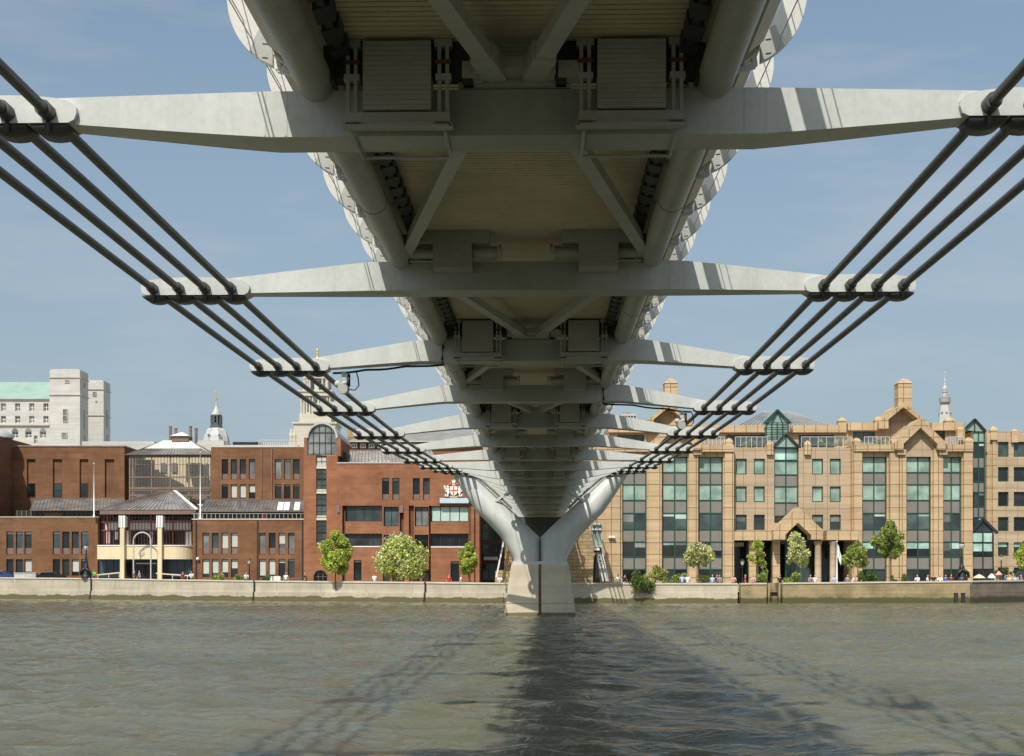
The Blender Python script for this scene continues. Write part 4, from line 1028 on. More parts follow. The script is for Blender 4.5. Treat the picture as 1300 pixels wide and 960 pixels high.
wall_block(TB, 1082, 1234, 565, Ym, 14, [(a, b_, 580, 740) for a, b_ in rb], 'tan_stone', recess=.5)
for k, (a, b_) in enumerate(rb): bay(a, b_, Ym, half=((0, .55), (0, 1), (.45, 1))[k])
# projecting piers with slim shadow lines
for a, b_ in ((822.5, 839.5), (874.2, 885.6), (919.5, 931), (768, 787), (1083, 1093.5), (1128, 1140), (1184, 1196), (1222.2, 1233.5), (1141, 1149.5)):
    MB().box(PX(a, Ym), PX(b_, Ym), Ym-.38, Ym-.003, .8, PZ(572 if a < 1000 else 570, Ym)).build('pier', 'tan_stone', TB)
# cornice bands over the bays
for a, b_, y_ in ((774, 931, 566), (1083, 1137, 565.5), (1201, 1233.5, 565.5)):
    MB().box(PX(a, Ym), PX(b_, Ym), Ym-.55, Ym-.003, PZ(y_+8, Ym), PZ(y_, Ym)+.05).build('cornice', 'tan_stone', TB)
# middle block
Yc = 154.9
cols = [(934, 948), (957, 971), (1031, 1045), (1053.5, 1067.5)]
rws = [(582.5, 602.5), (617.5, 637.5), (653.5, 673)]
hol = [(a, b_, c, d) for a, b_ in cols for c, d in rws]+[(983, 1014, 545, 664), (932.5, 1081, 686, 742), (999, 1031, 664, 686)]
hol = [h for h in hol]
wall_block(TB, 932, 1082, 569, Yc, 13, hol, 'tan_soft', recess=.5)
for i, (a, b_) in enumerate(cols):
    for j, (c, d) in enumerate(rws): window(TB, a, b_, c, d, Yc, ('glass_green', 'glass_green', 'glass_dark')[j], 1, (), 'frame_green', recess=.2, fw=.12, blind=rr.choice((0, 0, .25, .45)) if j == 2 else 0, bmat='glass_grey')
bay(983, 1014, Yc, [(568, 584), (585, 602.5), (617.5, 638), (655, 690)], 568, ('glass_bright', 'glass_green', 'glass_green', 'glass_dark'))
# glazed gable over the middle bay
a, b_, xm = PX(982, Yc), PX(1015, Yc), PX(998.5, Yc); z0, z1 = PZ(568, Yc), PZ(551.5, Yc)
MB().prism([(a, z0), (b_, z0), (xm, z1)], Yc+.4, Yc+5).build('glass_gable', 'glass_green', TB)
mb = MB(); mb.bar((a-.2, Yc+.3, z0-.1), (xm, Yc+.3, z1+.08), .3, .22); mb.bar((b_+.2, Yc+.3, z0-.1), (xm, Yc+.3, z1+.08), .3, .22); mb.box(xm-.06, xm+.06, Yc+.3, Yc+.38, z0, z1-.1); mb.box(a, b_, Yc+.28, Yc+.37, z0-.08, z0+.08); mb.build('gable_frame', 'frame_dark', TB)
# ground floor : set back glazing, columns, porch
window(TB, 932.5, 1081, 686, 740, Yc, 'glass_dark', 14, (.42,), 'frame_green', recess=3.2, fw=.1, name='lobby_glazing')
window(TB, 999, 1031, 664, 740, Yc, 'glass_mid', 4, (.3, .5), 'frame_green', recess=1.2, fw=.1, name='entrance_glazing')
mb = MB(); mb.box(PX(935, Yc), PX(950, Yc), Yc+3.05, Yc+3.15, PZ(693, Yc), PZ(688, Yc)); mb.build('lit_sign_band', 'white_paint', TB)
for x in (955.5, 985.5):
    MB().box(PX(x-4.5, Yc), PX(x+4.5, Yc), Yc-.1, Yc+.6, .6, PZ(686, Yc)).build('column', 'tan_stone', TB)
for x in (1037, 1056):
    mb = MB(); zt_ = PZ(687.5, Ym); mb.lathe((PX(x, Ym), Ym-.6, 0), [(.45, .6), (.45, 1.8), (.37, 1.9), (.36, zt_-.4), (.42, zt_-.3), (.48, zt_-.1), (.48, zt_)], 20); mb.build('column', 'tan_soft', TB, True)
def chevron(apex, fl, fr, t_v, fh, fw, y0, y1, name, mat='tan_stone'):
    xa, ya = apex; (xl, yl), (xr, yr) = fl, fr
    sl_ = (yl-ya)/(xa-xl); sr_ = (yr-ya)/(xr-xa)
    ia = ya+t_v
    P = [(xl, yl+fh), (xl, yl), (xa, ya), (xr, yr), (xr, yr+fh), (xr-fw, yr+fh), (xr-fw, ia+sr_*(xr-fw-xa)), (xa, ia), (xl+fw, ia+sl_*(xa-xl-fw)), (xl+fw, yl+fh)]
    mb = MB()
    left = [P[0], P[1], P[2], P[7], P[8], P[9]]; right = [P[2], P[3], P[4], P[5], P[6], P[7]]
    for poly in (left, right): mb.prism([(PX(x, y0), PZ(y_, y0)) for x, y_ in poly], y0, y1)
    c = mb.build(name, mat, TB)
    mb = MB()                                        # stone joints cut in the sloping band
    for k in range(1, 5):
        q = k/5
        for xf, yf in ((xl, yl), (xr, yr)):
            x, y_ = xa+(xf-xa)*q, ya+(yf-ya)*q
            sl2 = sl_ if xf < xa else -sr_
            dx = -.5*t_v*sl2/(1+sl2*sl2)*1.0
            mb.bar((PX(x, y0), y0-.004, PZ(y_+.6, y0)), (PX(x-dx*-1.3, y0), y0-.004, PZ(y_+t_v*.72, y0)), .03, .012, (0, 1, 0))
    mb.build('joint', 'abutment_stone', c)
    return c
# porch gable and beam
chevron((1013, 643), (982, 673), (1045, 673), 20.5, 12, 15, Ym-1.4, Ym+.8, 'porch_gable')
MB().box(PX(1046, Ym), PX(1086, Ym), Ym-1.2, Ym+.85, PZ(686, Ym), PZ(674, Ym)).build('porch_beam', 'tan_stone', TB)
MB().box(PX(932, Ym), PX(981, Ym), Ym-.2, Ym+.85, PZ(686, Ym), PZ(674, Ym)).build('porch_beam', 'tan_stone', TB)
# front gables
def front_gable(ax_, half, apex_y, foot_y, infill_top):
    chevron((ax_, apex_y), (ax_-half, foot_y), (ax_+half, foot_y), 12, 9, 11, Ym-1.0, Ym+3, 'gable_band')
    mb = MB(); mb.prism([(PX(ax_-half+9, Ym), PZ(580, Ym)), (PX(ax_+half-9, Ym), PZ(580, Ym)), (PX(ax_+half-9, Ym), PZ(foot_y+6, Ym)), (PX(ax_, Ym), PZ(apex_y+9, Ym)), (PX(ax_-half+9, Ym), PZ(foot_y+6, Ym))], Ym-.012, Ym+2.5)
    mb.build('gable_wall', 'tan_soft', TB)
    for x in (ax_-half+6, ax_+half-6): MB().box(PX(x-5, Ym), PX(x+5, Ym), Ym-.7, Ym-.386, PZ(578, Ym), PZ(foot_y+9, Ym)).build('gable_bracket', 'tan_stone', TB)
front_gable(1168.8, 32.5, 531, 562, 542)
front_gable(858, 32.5, 531, 562, 542)
# rear gables with chimney
Yr_ = 161
def rear_gable(ax_, cx0, cx1):
    chevron((ax_, 511), (ax_-31, 536), (ax_+31, 536), 6, 8, 12, Yr_-1.6, Yr_+5, 'rear_gable_band')
    mb = MB(); mb.prism([(PX(ax_-24, Yr_), PZ(560, Yr_)), (PX(ax_+24, Yr_), PZ(560, Yr_)), (PX(ax_+24, Yr_), PZ(537, Yr_)), (PX(ax_, Yr_), PZ(513, Yr_)), (PX(ax_-24, Yr_), PZ(537, Yr_))], Yr_-.02, Yr_+4); mb.build('rear_gable_wall', 'tan_soft', TB)
    mb = MB(); x0, x1 = PX(cx0, Yr_), PX(cx1, Yr_); mb.box(x0, x1, Yr_-1.2, Yr_+.5, PZ(520, Yr_), PZ(488.5, Yr_)); ch = mb.build('chimney', 'tan_stone', TB)
    zq = PZ(488.5, Yr_); xm = (x0+x1)/2
    mb = MB(); mb.ring_loft([[(x0-.08, Yr_-1.28, zq+.003), (x1+.08, Yr_-1.28, zq+.003), (x1+.08, Yr_+.58, zq+.003), (x0-.08, Yr_+.58, zq+.003)], [(x0+.3, Yr_-.9, zq+.45), (x1-.3, Yr_-.9, zq+.45), (x1-.3, Yr_+.2, zq+.45), (x0+.3, Yr_+.2, zq+.45)], [(xm-.1, Yr_-.4, zq+.68), (xm+.1, Yr_-.4, zq+.68), (xm+.1, Yr_-.3, zq+.68), (xm-.1, Yr_-.3, zq+.68)]]); mb.build('cap', 'tan_soft', ch)
rear_gable(1147, 1136.8, 1154.2)
rear_gable(849, 842.5, 859)
# set back top storey
wall_block(TB, 772, 975, 541, Yr_, 8, [(784, 818, 552, 562), (922, 971, 552, 568)], 'tan_soft', recess=.3)
for h, n_ in (((784, 818, 552, 562), 3), ((922, 971, 552, 568), 4)): window(TB, *h, Yr_, 'glass_mid', n_, (), 'frame_green', recess=.2)
wall_block(TB, 1001, 1074, 541, Yr_, 8, [(1014, 1059, 552, 568)], 'tan_soft', recess=.3)
window(TB, 1014, 1059, 552, 568, Yr_, 'glass_mid', 4, (), 'frame_green', recess=.2)
wall_block(TB, 1074, 1221, 538, Yr_, 8, [(1083, 1111, 548, 562), (1131, 1146, 548, 560), (1184, 1200, 547, 560)], 'tan_soft', recess=.3)
for h in ((1083, 1111, 548, 562), (1131, 1146, 548, 560), (1184, 1200, 547, 560)): window(TB, *h, Yr_, 'glass_mid', 2, (), 'frame_green', recess=.2)
for a, b_, y_ in ((772, 973, 541), (1003, 1073, 541), (1075, 1115, 538), (1180, 1221, 538)):
    MB().box(PX(a, Yr_), PX(b_, Yr_), Yr_-.6, Yr_-.003, PZ(y_+9, Yr_), PZ(y_, Yr_)+.05).build('cornice', 'tan_stone', TB)
# finials on the parapets
def finial(px, yt_, w_, Y):
    x = PX(px, Y); z = PZ(yt_, Y); h = w_*Y/F/2
    mb = MB(); mb.box(x-h*1.0, x+h*1.0, Y-.4, Y-.4+2*h, z-1.6, z-.62)
    mb.lathe((x, Y-.4+h, 0), [(h*1.5, z-.617), (h*1.5, z-.42), (h*1.1, z-.2), (h*.3, z-.02), (.01, z)], 4, rot=math.pi/4); mb.build('finial', 'tan_stone', TB)
for px, y_, w_, Y in ((925.5, 556, 9, Ym), (977, 559.5, 8, Yc), (1024.5, 559.5, 8, Yc), (1087, 555.5, 9, Ym), (1134, 555, 8, Ym+1), (1229, 555, 10, Ym), (1068.5, 530, 10, Yr_), (1114, 529, 9, Yr_), (1205, 529.5, 11, Yr_), (1219, 541.5, 9, 158), (1260.5, 541.5, 9, 160), (1287, 544.5, 8, 160)): finial(px, y_, w_, Y)
# glass roof terrace balustrades
for a, b_, Y in ((934, 975, 155.4), (1018, 1082, 155.4), (890, 920, 154.6), (1098, 1130, 154.6), (1204, 1224, 154.6)):
    mb = MB(); z = PZ(566, Y); mb.box(PX(a, Y), PX(b_, Y), Y+.3, Y+.33, z, z+1.0); g_ = mb.build('terrace_glass', 'clear_glass', TB)
    mb = MB()
    for k in range(7): x = PX(a+(b_-a)*k/6, Y); mb.box(x-.03, x+.03, Y+.24, Y+.29, z-.2, z+1.0)
    mb.box(PX(a, Y), PX(b_, Y), Y+.25, Y+.36, z+1.003, z+1.06); mb.build('rail', 'galvanised', g_)
# hipped glass roof with a glazed dormer
Yq = 166
ribbed_roof(TB, (PX(936, Yq), Yq, PZ(541, Yq)), (PX(1058, Yq), Yq, PZ(541, Yq)), (PX(1003, 174), 174, PZ(523.5, 174)), (PX(968, 174), 174, PZ(523.5, 174)), 22, 'glass_roof', 'glass_grey', 'galvanised')
ribbed_roof(TB, (PX(1058, Yq), Yq, PZ(541, Yq)), (PX(1058, Yq), 184, PZ(541, Yq)), (PX(1003, 174), 174.4, PZ(523.5, 174)), (PX(1003, 174), 174, PZ(523.5, 174)), 10, 'glass_roof', 'glass_grey', 'galvanised')
a, b_, xm = PX(972.5, 160), PX(1000.5, 160), PX(986.5, 160)
mb = MB(); mb.prism([(a, PZ(560, 160)), (b_, PZ(560, 160)), (b_, PZ(537, 160)), (xm, PZ(521, 160)), (a, PZ(537, 160))], 160, 170); dm = mb.build('glazed_dormer', 'glass_green', TB)
mb = MB()
for x in (a, (a+xm)/2, xm, (b_+xm)/2, b_): mb.box(x-.06, x+.06, 159.85, 159.97, PZ(560, 160), PZ(537, 160))
for y_ in (537, 543, 549, 555): mb.box(a, b_, 159.8, 159.84, PZ(y_, 160)-.05, PZ(y_, 160)+.05)
mb.bar((a-.3, 159.8, PZ(538, 160)), (xm, 159.8, PZ(520.6, 160)), .3, .2); mb.bar((b_+.3, 159.8, PZ(538, 160)), (xm, 159.8, PZ(520.6, 160)), .3, .2)
mb.bar((xm, 159.86, PZ(523, 160)), ((a+xm)/2, 159.86, PZ(537, 160)), .08, .08); mb.bar((xm, 159.86, PZ(523, 160)), ((b_+xm)/2, 159.86, PZ(537, 160)), .08, .08)
mb.build('frame', 'frame_green', dm)
# stair bay and plain wing at the right edge
Yv, Yx = 158, 160
wall_block(TB, 1251.5, 1420, 548, Yx, 12, [(x0, x1, c, d) for x0, x1 in ((1267, 1280.5), (1287, 1303), (1310, 1326), (1333, 1349)) for c, d in ((561, 580), (593, 611.5), (624.5, 643), (656.5, 674.5), (688.5, 706), (720.5, 738))], 'tan_soft', recess=.4)
for x0, x1 in ((1267, 1280.5), (1287, 1303), (1310, 1326), (1333, 1349)):
    for j, (c, d) in enumerate(((561, 580), (593, 611.5), (624.5, 643), (656.5, 674.5), (688.5, 706), (720.5, 738))):
        window(TB, x0, x1, c, d, Yx, 'glass_mid' if j == 0 else 'glass_dark', 1, (.35,) if j == 4 else (), 'frame_green', recess=.25, fw=.12, blind=.36 if j == 4 else 0, bmat='glass_bright')
for a, b_ in ((1252, 1256), (1259.5, 1264)): MB().box(PX(a, Yx), PX(b_, Yx), Yx-.2, Yx-.003, .8, PZ(550, Yx)).build('pier', 'tan_stone', TB)
wall_block(TB, 1234.5, 1251, 548, Yv, 8, [(1234.6, 1250.9, 548.1, 742)], 'tan_soft', recess=.3)
bay(1234.6, 1250.9, Yv, [(548, 561.5), (562, 580), (594, 611.5), (625, 643), (657, 674), (688, 706), (722, 740)], 548, ('glass_green', 'glass_mid', 'glass_dark', 'glass_dark', 'glass_dark', 'glass_dark', 'glass_dark'), recess=.2)
xm = PX(1237.5, Yv)
MB().prism([(PX(1223.5, Yv), PZ(546, Yv)), (PX(1252, Yv), PZ(548, Yv)), (xm, PZ(532.5, Yv))], Yv+.15, Yv+7).build('glass_gable', 'glass_green', TB)
mb = MB(); mb.bar((PX(1223, Yv), Yv, PZ(546, Yv)), (xm, Yv, PZ(532, Yv)), .25, .2); mb.bar((PX(1252, Yv), Yv, PZ(548, Yv)), (xm, Yv, PZ(532, Yv)), .25, .2); mb.box(xm-.06, xm+.06, Yv-.02, Yv+.1, PZ(548, Yv), PZ(534, Yv)); mb.build('gable_frame', 'frame_dark', TB)
Yp = 156
a, b_, xm = PX(1233.6, Yp), PX(1260.5, Yp), PX(1247.5, Yp)
mb = MB(); mb.box(a, b_, Yp, Yp+1.9, .8, PZ(675, Yp)); pv = mb.build('glass_porch', 'glass_dark', TB)
mb = MB(); mb.prism([(a-.1, PZ(675, Yp)), (b_+.3, PZ(675, Yp)), (xm, PZ(660, Yp))], Yp+.02, Yp+1.9); mb.build('porch_glass', 'glass_mid', pv)
for c, d in ((677, 688), (690.5, 700)):
    m2 = MB(); m2.quad((a+.1, Yp-.004, PZ(d, Yp)), (b_-.1, Yp-.004, PZ(d, Yp)), (b_-.1, Yp-.004, PZ(c, Yp)), (a+.1, Yp-.004, PZ(c, Yp))); m2.build('blind', 'glass_bright', pv, recalc=False)
m2 = MB(); m2.box(a, b_, Yp-.03, Yp-.006, PZ(722, Yp), PZ(707.5, Yp)); m2.build('spandrel', 'spandrel', pv)
mb = MB(); mb.bar((a-.2, Yp-.08, PZ(676, Yp)), (xm, Yp-.08, PZ(659, Yp)), .3, .3); mb.bar((b_+.5, Yp-.08, PZ(677, Yp)), (xm, Yp-.08, PZ(659, Yp)), .3, .3)
for x in (a, xm, b_): mb.box(x-.07, x+.07, Yp-.12, Yp-.035, .8, PZ(676, Yp))
mb.build('frame', 'frame_dark', pv)
# wall lamp cluster on the west pier
mb = MB()
for x in (773.5, 777, 779): mb.ball((PX(x, Ym), Ym-.7, PZ(682.5, Ym)), .16)
mb.box(PX(772, Ym), PX(780, Ym), Ym-.6, Ym-.39, PZ(683, Ym), PZ(682, Ym)); mb.build('wall_lamp', 'white_paint', TB, True)

# ---------------- distant buildings and spires
WO = empty('stone_office_block', (PX(70, 330), 330, 1), 'white stone office block with green copper roof and two square towers, far left skyline', 'building')
Y1 = 330
dorm = [(1, 7.5), (19, 25.5), (37, 43.5), (55, 61.5), (-17, -10.5)]
hol = [(a, b_, c, d) for a, b_ in dorm for c, d in ((512, 522), (528, 537))]+[(a, b_, 548, 556) for a, b_ in ((15, 23), (32, 40), (50.5, 58.5))]+[(43, 47.5, 553, 563)]
wall_block(WO, -40, 64, 507, Y1, 30, hol, 'portland_far', recess=.6)
for h in hol: window(WO, *h, Y1, 'glass_grey', 2, (.5,), 'white_paint', recess=.4, fw=.12)
for a in (19, 36, 54.5):
    xc_, zc2 = PX(a, Y1), PZ(548, Y1); r_ = 4*Y1/F
    mb = MB(); mb.prism([(xc_+r_*math.cos(q), zc2+r_*math.sin(q)) for q in np.linspace(0, math.pi, 12)], Y1-.12, Y1-.003); mb.build('arched_head', 'glass_grey', WO)
mb = MB(); mb.box(PX(-40, Y1), PX(63, Y1), Y1-.5, Y1-.003, PZ(540.5, Y1), PZ(539, Y1)); mb.build('string_course', 'portland', WO)
mb = MB(); mb.quad((PX(-40, Y1), Y1-.6, PZ(506.6, Y1)), (PX(64, Y1), Y1-.6, PZ(506.6, Y1)), (PX(66, 340), 340, PZ(485, 340)), (PX(-40, 340), 340, PZ(485, 340))); mb.build('roof', 'copper_green', WO, recalc=False)
for k, (a, b_, yt_, Yk, d_) in enumerate(((63, 101.5, 469.5, 327, 6.4), (110, 131.5, 483.5, 348, 5.8))):
    wb = wall_block(WO, a, b_, yt_, Yk, d_, [], 'portland_far', name='tower')
    mb = MB(); mb.box(PX(a, Yk)+.3, PX(b_, Yk)-.3, Yk+.3, Yk+d_-.3, PZ(yt_, Yk), PZ(yt_-1, Yk)); mb.build('parapet', 'portland', wb)
    mb = MB()
    for y_ in ((479, 501) if k == 0 else (494, 527)): mb.box(PX(a, Yk)-.25, PX(b_, Yk)+.25, Yk-.25, Yk+d_+.25, PZ(y_+.8, Yk), PZ(y_, Yk))
    mb.build('string_course', 'portland', wb)
    for (x0, x1, c, d) in (((79, 85.5, 519, 536), (81.5, 87.5, 482, 486), (77.5, 85, 549, 556)) if k == 0 else ((117, 122, 497, 503), (120.5, 123, 507.5, 510))):
        window(WO, x0, x1, c, d, Yk-.3, 'glass_grey', 1, (.5,), 'portland', recess=.1, fw=.12)
    xs_ = PX(b_, Yk)
    mb = MB()
    for q, c, d in ((.45, 519, 543), (.45, 484, 490), (.5, 551, 558)): mb.box(xs_+.003, xs_+.08, Yk+d_*q, Yk+d_*(q+.12), PZ(d, Yk), PZ(c, Yk))
    mb.build('window', 'glass_grey', wb)
LW = wall_block(empty('flat_roofed_building', (PX(150, 230), 230, 1), 'low pale building with white flat roof peeping over the brick school parapet, left', 'building'), 104, 196, 560.5, 230, 30, [], 'portland_far')
LW2e = empty('flat_roofed_building', (PX(335, 240), 240, 1), 'low pale building with blue roof rails behind the right brick block of the school', 'building')
wall_block(LW2e, 255, 378, 565, 240, 30, [], 'portland_far')
mb = MB(); mb.box(PX(294, 240), PX(328, 240), 241, 250, PZ(565, 240), PZ(560.5, 240)); mb.build('plant_room', 'glass_blue', LW2e)
mb = MB(); zr = PZ(565, 240)
for k in range(16): x = PX(328+k*2.9, 240); mb.box(x-.06, x+.06, 240.5, 240.6, zr, zr+.8)
mb.box(PX(328, 240), PX(372, 240), 240.4, 240.5, zr+.8, zr+.95); mb.build('railing', 'galvanised', LW2e)
# brick block with white dormers behind the east school
DB = empty('brick_building', (PX(520, 196), 196, 1), 'dark red brick block with white attic windows rising behind the east school roof', 'building')
wall_block(DB, 440, 648, 560, 196, 20, [], 'red_brick')
mb = MB(); mb.quad((PX(444, 196), 195.5, PZ(561, 196)), (PX(648, 196), 195.5, PZ(561, 196)), (PX(640, 204), 204, PZ(548, 204)), (PX(455, 204), 204, PZ(548, 204))); mb.build('roof', 'slate', DB, recalc=False)
for k in range(11):
    window(DB, 446+k*11, 453.5+k*11, 563, 569, 195.6, 'glass_mid', 2, (), 'white_paint', recess=.1, fw=.16)
mb = MB(); mb.box(PX(440, 195), PX(648, 195), 195.0, 195.9, PZ(562, 196), PZ(560.5, 196)); mb.build('cornice', 'portland', DB)
mb = MB(); mb.box(PX(441, 198), PX(450, 198), 198, 202, PZ(560, 198), PZ(543, 198)); mb.box(PX(452, 198), PX(461, 198), 198, 202, PZ(560, 198), PZ(548, 198)); mb.build('chimney_stack', 'abutment_stone', DB)
# far concrete tower block
FT = empty('tower_block', (PX(800, 500), 500, 1), 'small dark concrete tower block far off between the bridge arms', 'building')
wall_block(FT, 789, 808, 525.5, 500, 20, [], 'lead'); mb = MB(); mb.box(PX(792, 500), PX(801, 500), 501, 512, PZ(525.5, 500), PZ(522.5, 500)); mb.build('plant_room', 'slate', FT)
mb = MB()
for i in range(5):
    for j in range(9): mb.box(PX(790.3+i*3.6, 500), PX(792.6+i*3.6, 500), 499.8, 499.95, PZ(529.8+j*3.2, 500), PZ(528+j*3.2, 500))
mb.build('window_band', 'glass_dark', FT)
# domed church turret, left skyline
Yd = 300
def zz_(y_): return PZ(y_, Yd)
xd = PX(273.5, Yd); pw = Yd/F
CH = empty('church_turret', (xd, Yd, 1), 'stone church turret with lead dome, dark lantern and gilt vane, left skyline', 'church spire')
mb = MB(); mb.box(xd-21*pw, xd+13*pw, Yd-2, Yd+5, 1, zz_(560.5)); mb.build('base', 'portland_far', CH)
mb = MB(); mb.lathe((xd, Yd+1, 0), [(17*pw, zz_(567)), (16.5*pw, zz_(560)), (15*pw, zz_(553)), (12.5*pw, zz_(547)), (9*pw, zz_(543.2))], 8, rot=math.pi/8); dm = mb.build('dome', 'lead', CH)
mb = MB()
for k in range(8):
    a = k*math.pi/4+math.pi/8; mb.tube([(xd+16.3*pw*math.cos(a), Yd+1+16.3*pw*math.sin(a), zz_(560)), (xd+15*pw*math.cos(a), Yd+1+15*pw*math.sin(a), zz_(553)), (xd+12.5*pw*math.cos(a), Yd+1+12.5*pw*math.sin(a), zz_(547)), (xd+9*pw*math.cos(a), Yd+1+9*pw*math.sin(a), zz_(543.2))], .12, 5)
for s_ in (-6.5, 7): mb.tube([(xd+s_*pw, Yd+1-13.6*pw, zz_(553.5)), (xd+s_*pw, Yd+1-15.4*pw, zz_(553.5))], 2.1*pw, 10)
mb.build('dome_rib', 'lead', dm)
mb = MB()
for s_ in (-6.5, 7): mb.tube([(xd+s_*pw, Yd+1-15.4*pw, zz_(553.5)), (xd+s_*pw, Yd+1-15.6*pw, zz_(553.5))], 1.4*pw, 10)
mb.build('lucarne', 'lead_dark', dm)
mb = MB(); mb.lathe((xd, Yd+1, 0), [(8.2*pw, zz_(543.1)), (8.2*pw, zz_(541)), (7.4*pw, zz_(540)), (7.2*pw, zz_(536.5))], 8, rot=math.pi/8)
for k in range(8):
    a = k*math.pi/4+math.pi/8; mb.bar((xd+6.3*pw*math.cos(a), Yd+1+6.3*pw*math.sin(a), zz_(537)), (xd+6.0*pw*math.cos(a), Yd+1+6.0*pw*math.sin(a), zz_(528)), .42, .42)
mb.lathe((xd, Yd+1, 0), [(6.6*pw, zz_(529)), (7.4*pw, zz_(527.6)), (7.2*pw, zz_(526.6)), (6*pw, zz_(526.4))], 8, rot=math.pi/8)
mb.lathe((xd, Yd+1, 0), [(6.2*pw, zz_(532.6)), (6.2*pw, zz_(532.0))], 8, rot=math.pi/8)
mb.build('lantern', 'lead_dark', CH)
mb = MB(); mb.lathe((xd, Yd+1, 0), [(6.2*pw, zz_(526.3)), (6*pw, zz_(525)), (4*pw, zz_(521)), (2*pw, zz_(517)), (1.2*pw, zz_(512.5)), (1.5*pw, zz_(512)), (1.5*pw, zz_(511)), (.5*pw, zz_(510.5))], 12); mb.build('cap', 'lead', CH, True)
mb = MB(); mb.lathe((xd, Yd+1, 0), [(.05, zz_(510.6)), (.05, zz_(507)), (1.3*pw, zz_(505.8)), (1.3*pw, zz_(504.8)), (.05, zz_(503.6)), (.05, zz_(499)), (.04, zz_(495))], 8); mb.box(xd-.5, xd+.1, Yd+.95, Yd+1.05, zz_(496.8), zz_(495)); mb.build('vane', 'gold', CH)
# lead spire, right skyline
Ys = 320
def zs_(y_): return PZ(y_, Ys)
xs2 = PX(1199.5, Ys); pw = Ys/F
SP = empty('church_spire', (xs2, Ys, 1), 'slender grey lead spire with railed gallery behind the stone offices, right skyline', 'church spire')
mb = MB(); mb.lathe((xs2, Ys, 0), [(13*pw, zs_(580)), (11*pw, zs_(548)), (9.2*pw, zs_(537)), (7.4*pw, zs_(524)), (5.9*pw, zs_(514.5))], 8, rot=math.pi/8); bs = mb.build('base', 'lead', SP)
mb = MB()
for k in range(8):
    a = k*math.pi/4; mb.ball((xs2+7.0*pw*math.cos(a), Ys+7.0*pw*math.sin(a), zs_(524.5)), .3, 8)
mb.build('lucarne', 'slate', bs)
mb = MB(); mb.lathe((xs2, Ys, 0), [(4.5*pw, zs_(514.4)), (7*pw, zs_(511.5)), (7.2*pw, zs_(511)), (7.2*pw, zs_(505)), (6.8*pw, zs_(505)), (6.8*pw, zs_(510.5)), (4*pw, zs_(510.4))], 12); mb.build('gallery', 'slate', SP)
mb = MB(); mb.lathe((xs2, Ys, 0), [(3.2*pw, zs_(510.4)), (3.0*pw, zs_(498.5)), (4*pw, zs_(498)), (4*pw, zs_(497)), (2.4*pw, zs_(496.8)), (3.3*pw, zs_(494)), (2.6*pw, zs_(491.5)), (1.2*pw, zs_(489)), (.9*pw, zs_(484.5)), (1.4*pw, zs_(484)), (1.2*pw, zs_(482.2)), (.5*pw, zs_(481)), (.35*pw, zs_(475)), (.9*pw, zs_(474.4)), (.9*pw, zs_(473)), (.2*pw, zs_(472.3)), (.02, zs_(470))], 12); mb.build('lantern', 'lead', SP)
# baroque cathedral tower, seen through the left cables
Yk = 430
def zk(y_): return PZ(y_, Yk)
xk = PX(403, Yk); pw = Yk/F
CA = empty('cathedral_tower', (xk, Yk, 1), 'white baroque cathedral tower topped by a gilded pineapple, behind the left cables', 'church tower')
def kbox(x0, x1, y0_, y1_, d): return MB().box(xk+x0*pw, xk+x1*pw, Yk-d*pw, Yk+d*pw, zk(y1_), zk(y0_))
kbox(-27, 27, 548, 600, 27).build('base', 'portland', CA)
mb = kbox(-26, 26, 541, 548, 26); mb.box(xk-28*pw, xk+28*pw, Yk-28*pw, Yk+28*pw, zk(541), zk(539)); mb.build('cornice', 'portland', CA)
kbox(-20, 20, 528, 539, 20).build('plinth', 'portland', CA)
kbox(-14.5, 14.5, 505, 528, 14.5).build('drum', 'portland_far', CA)
mb = MB()
for x in (-18, -14.5, -7.5, -3.8, 3.8, 7.5, 14.5, 18): mb.lathe((xk+x*pw, Yk-16*pw, 0), [(1.5*pw, zk(528)), (1.3*pw, zk(526)), (1.15*pw, zk(508)), (1.6*pw, zk(505.5))], 10)
for x in (-18, 18):
    for yy in (-6, 6, 16): mb.lathe((xk+x*pw, Yk+yy*pw, 0), [(1.5*pw, zk(528)), (1.3*pw, zk(526)), (1.15*pw, zk(508)), (1.6*pw, zk(505.5))], 10)
mb.build('column', 'portland', CA)
mb = MB(); mb.box(xk-20*pw, xk+20*pw, Yk-19*pw, Yk+19*pw, zk(505), zk(500)); mb.box(xk-21.5*pw, xk+21.5*pw, Yk-20.5*pw, Yk+20.5*pw, zk(500), zk(498)); mb.build('entablature', 'portland', CA)
mb = MB(); mb.box(xk-9*pw, xk+9*pw, Yk-9*pw, Yk+9*pw, zk(498), zk(483)); mb.build('upper_drum', 'portland_far', CA)
mb = MB()
for sx in (-1, 1):
    for sy in (-1, 1):
        mb.lathe((xk+sx*14*pw, Yk+sy*14*pw, 0), [(2.6*pw, zk(498)), (2.2*pw, zk(496)), (2*pw, zk(485)), (3*pw, zk(482)), (1.5*pw, zk(479)), (1.2*pw, zk(475)), (.1, zk(473))], 10)
        mb.lathe((xk+sx*8*pw, Yk+sy*12*pw, 0), [(1.3*pw, zk(498)), (1.1*pw, zk(484)), (1.6*pw, zk(482))], 10)
mb.box(xk-13*pw, xk+13*pw, Yk-13*pw, Yk+13*pw, zk(482), zk(478)); mb.build('turret', 'portland', CA)
for x, w_, f_, c, d in ((-4.5, 1.7, 9.4, 485, 496), (4.5, 1.7, 9.4, 485, 496), (-9, 1.6, 14.9, 510, 525), (0, 1.6, 14.9, 510, 525), (9, 1.6, 14.9, 510, 525)):
    MB().box(xk+(x-w_)*pw, xk+(x+w_)*pw, Yk-f_*pw, Yk-(f_-.35)*pw, zk(d), zk(c)).build('opening', 'glass_mid', CA)
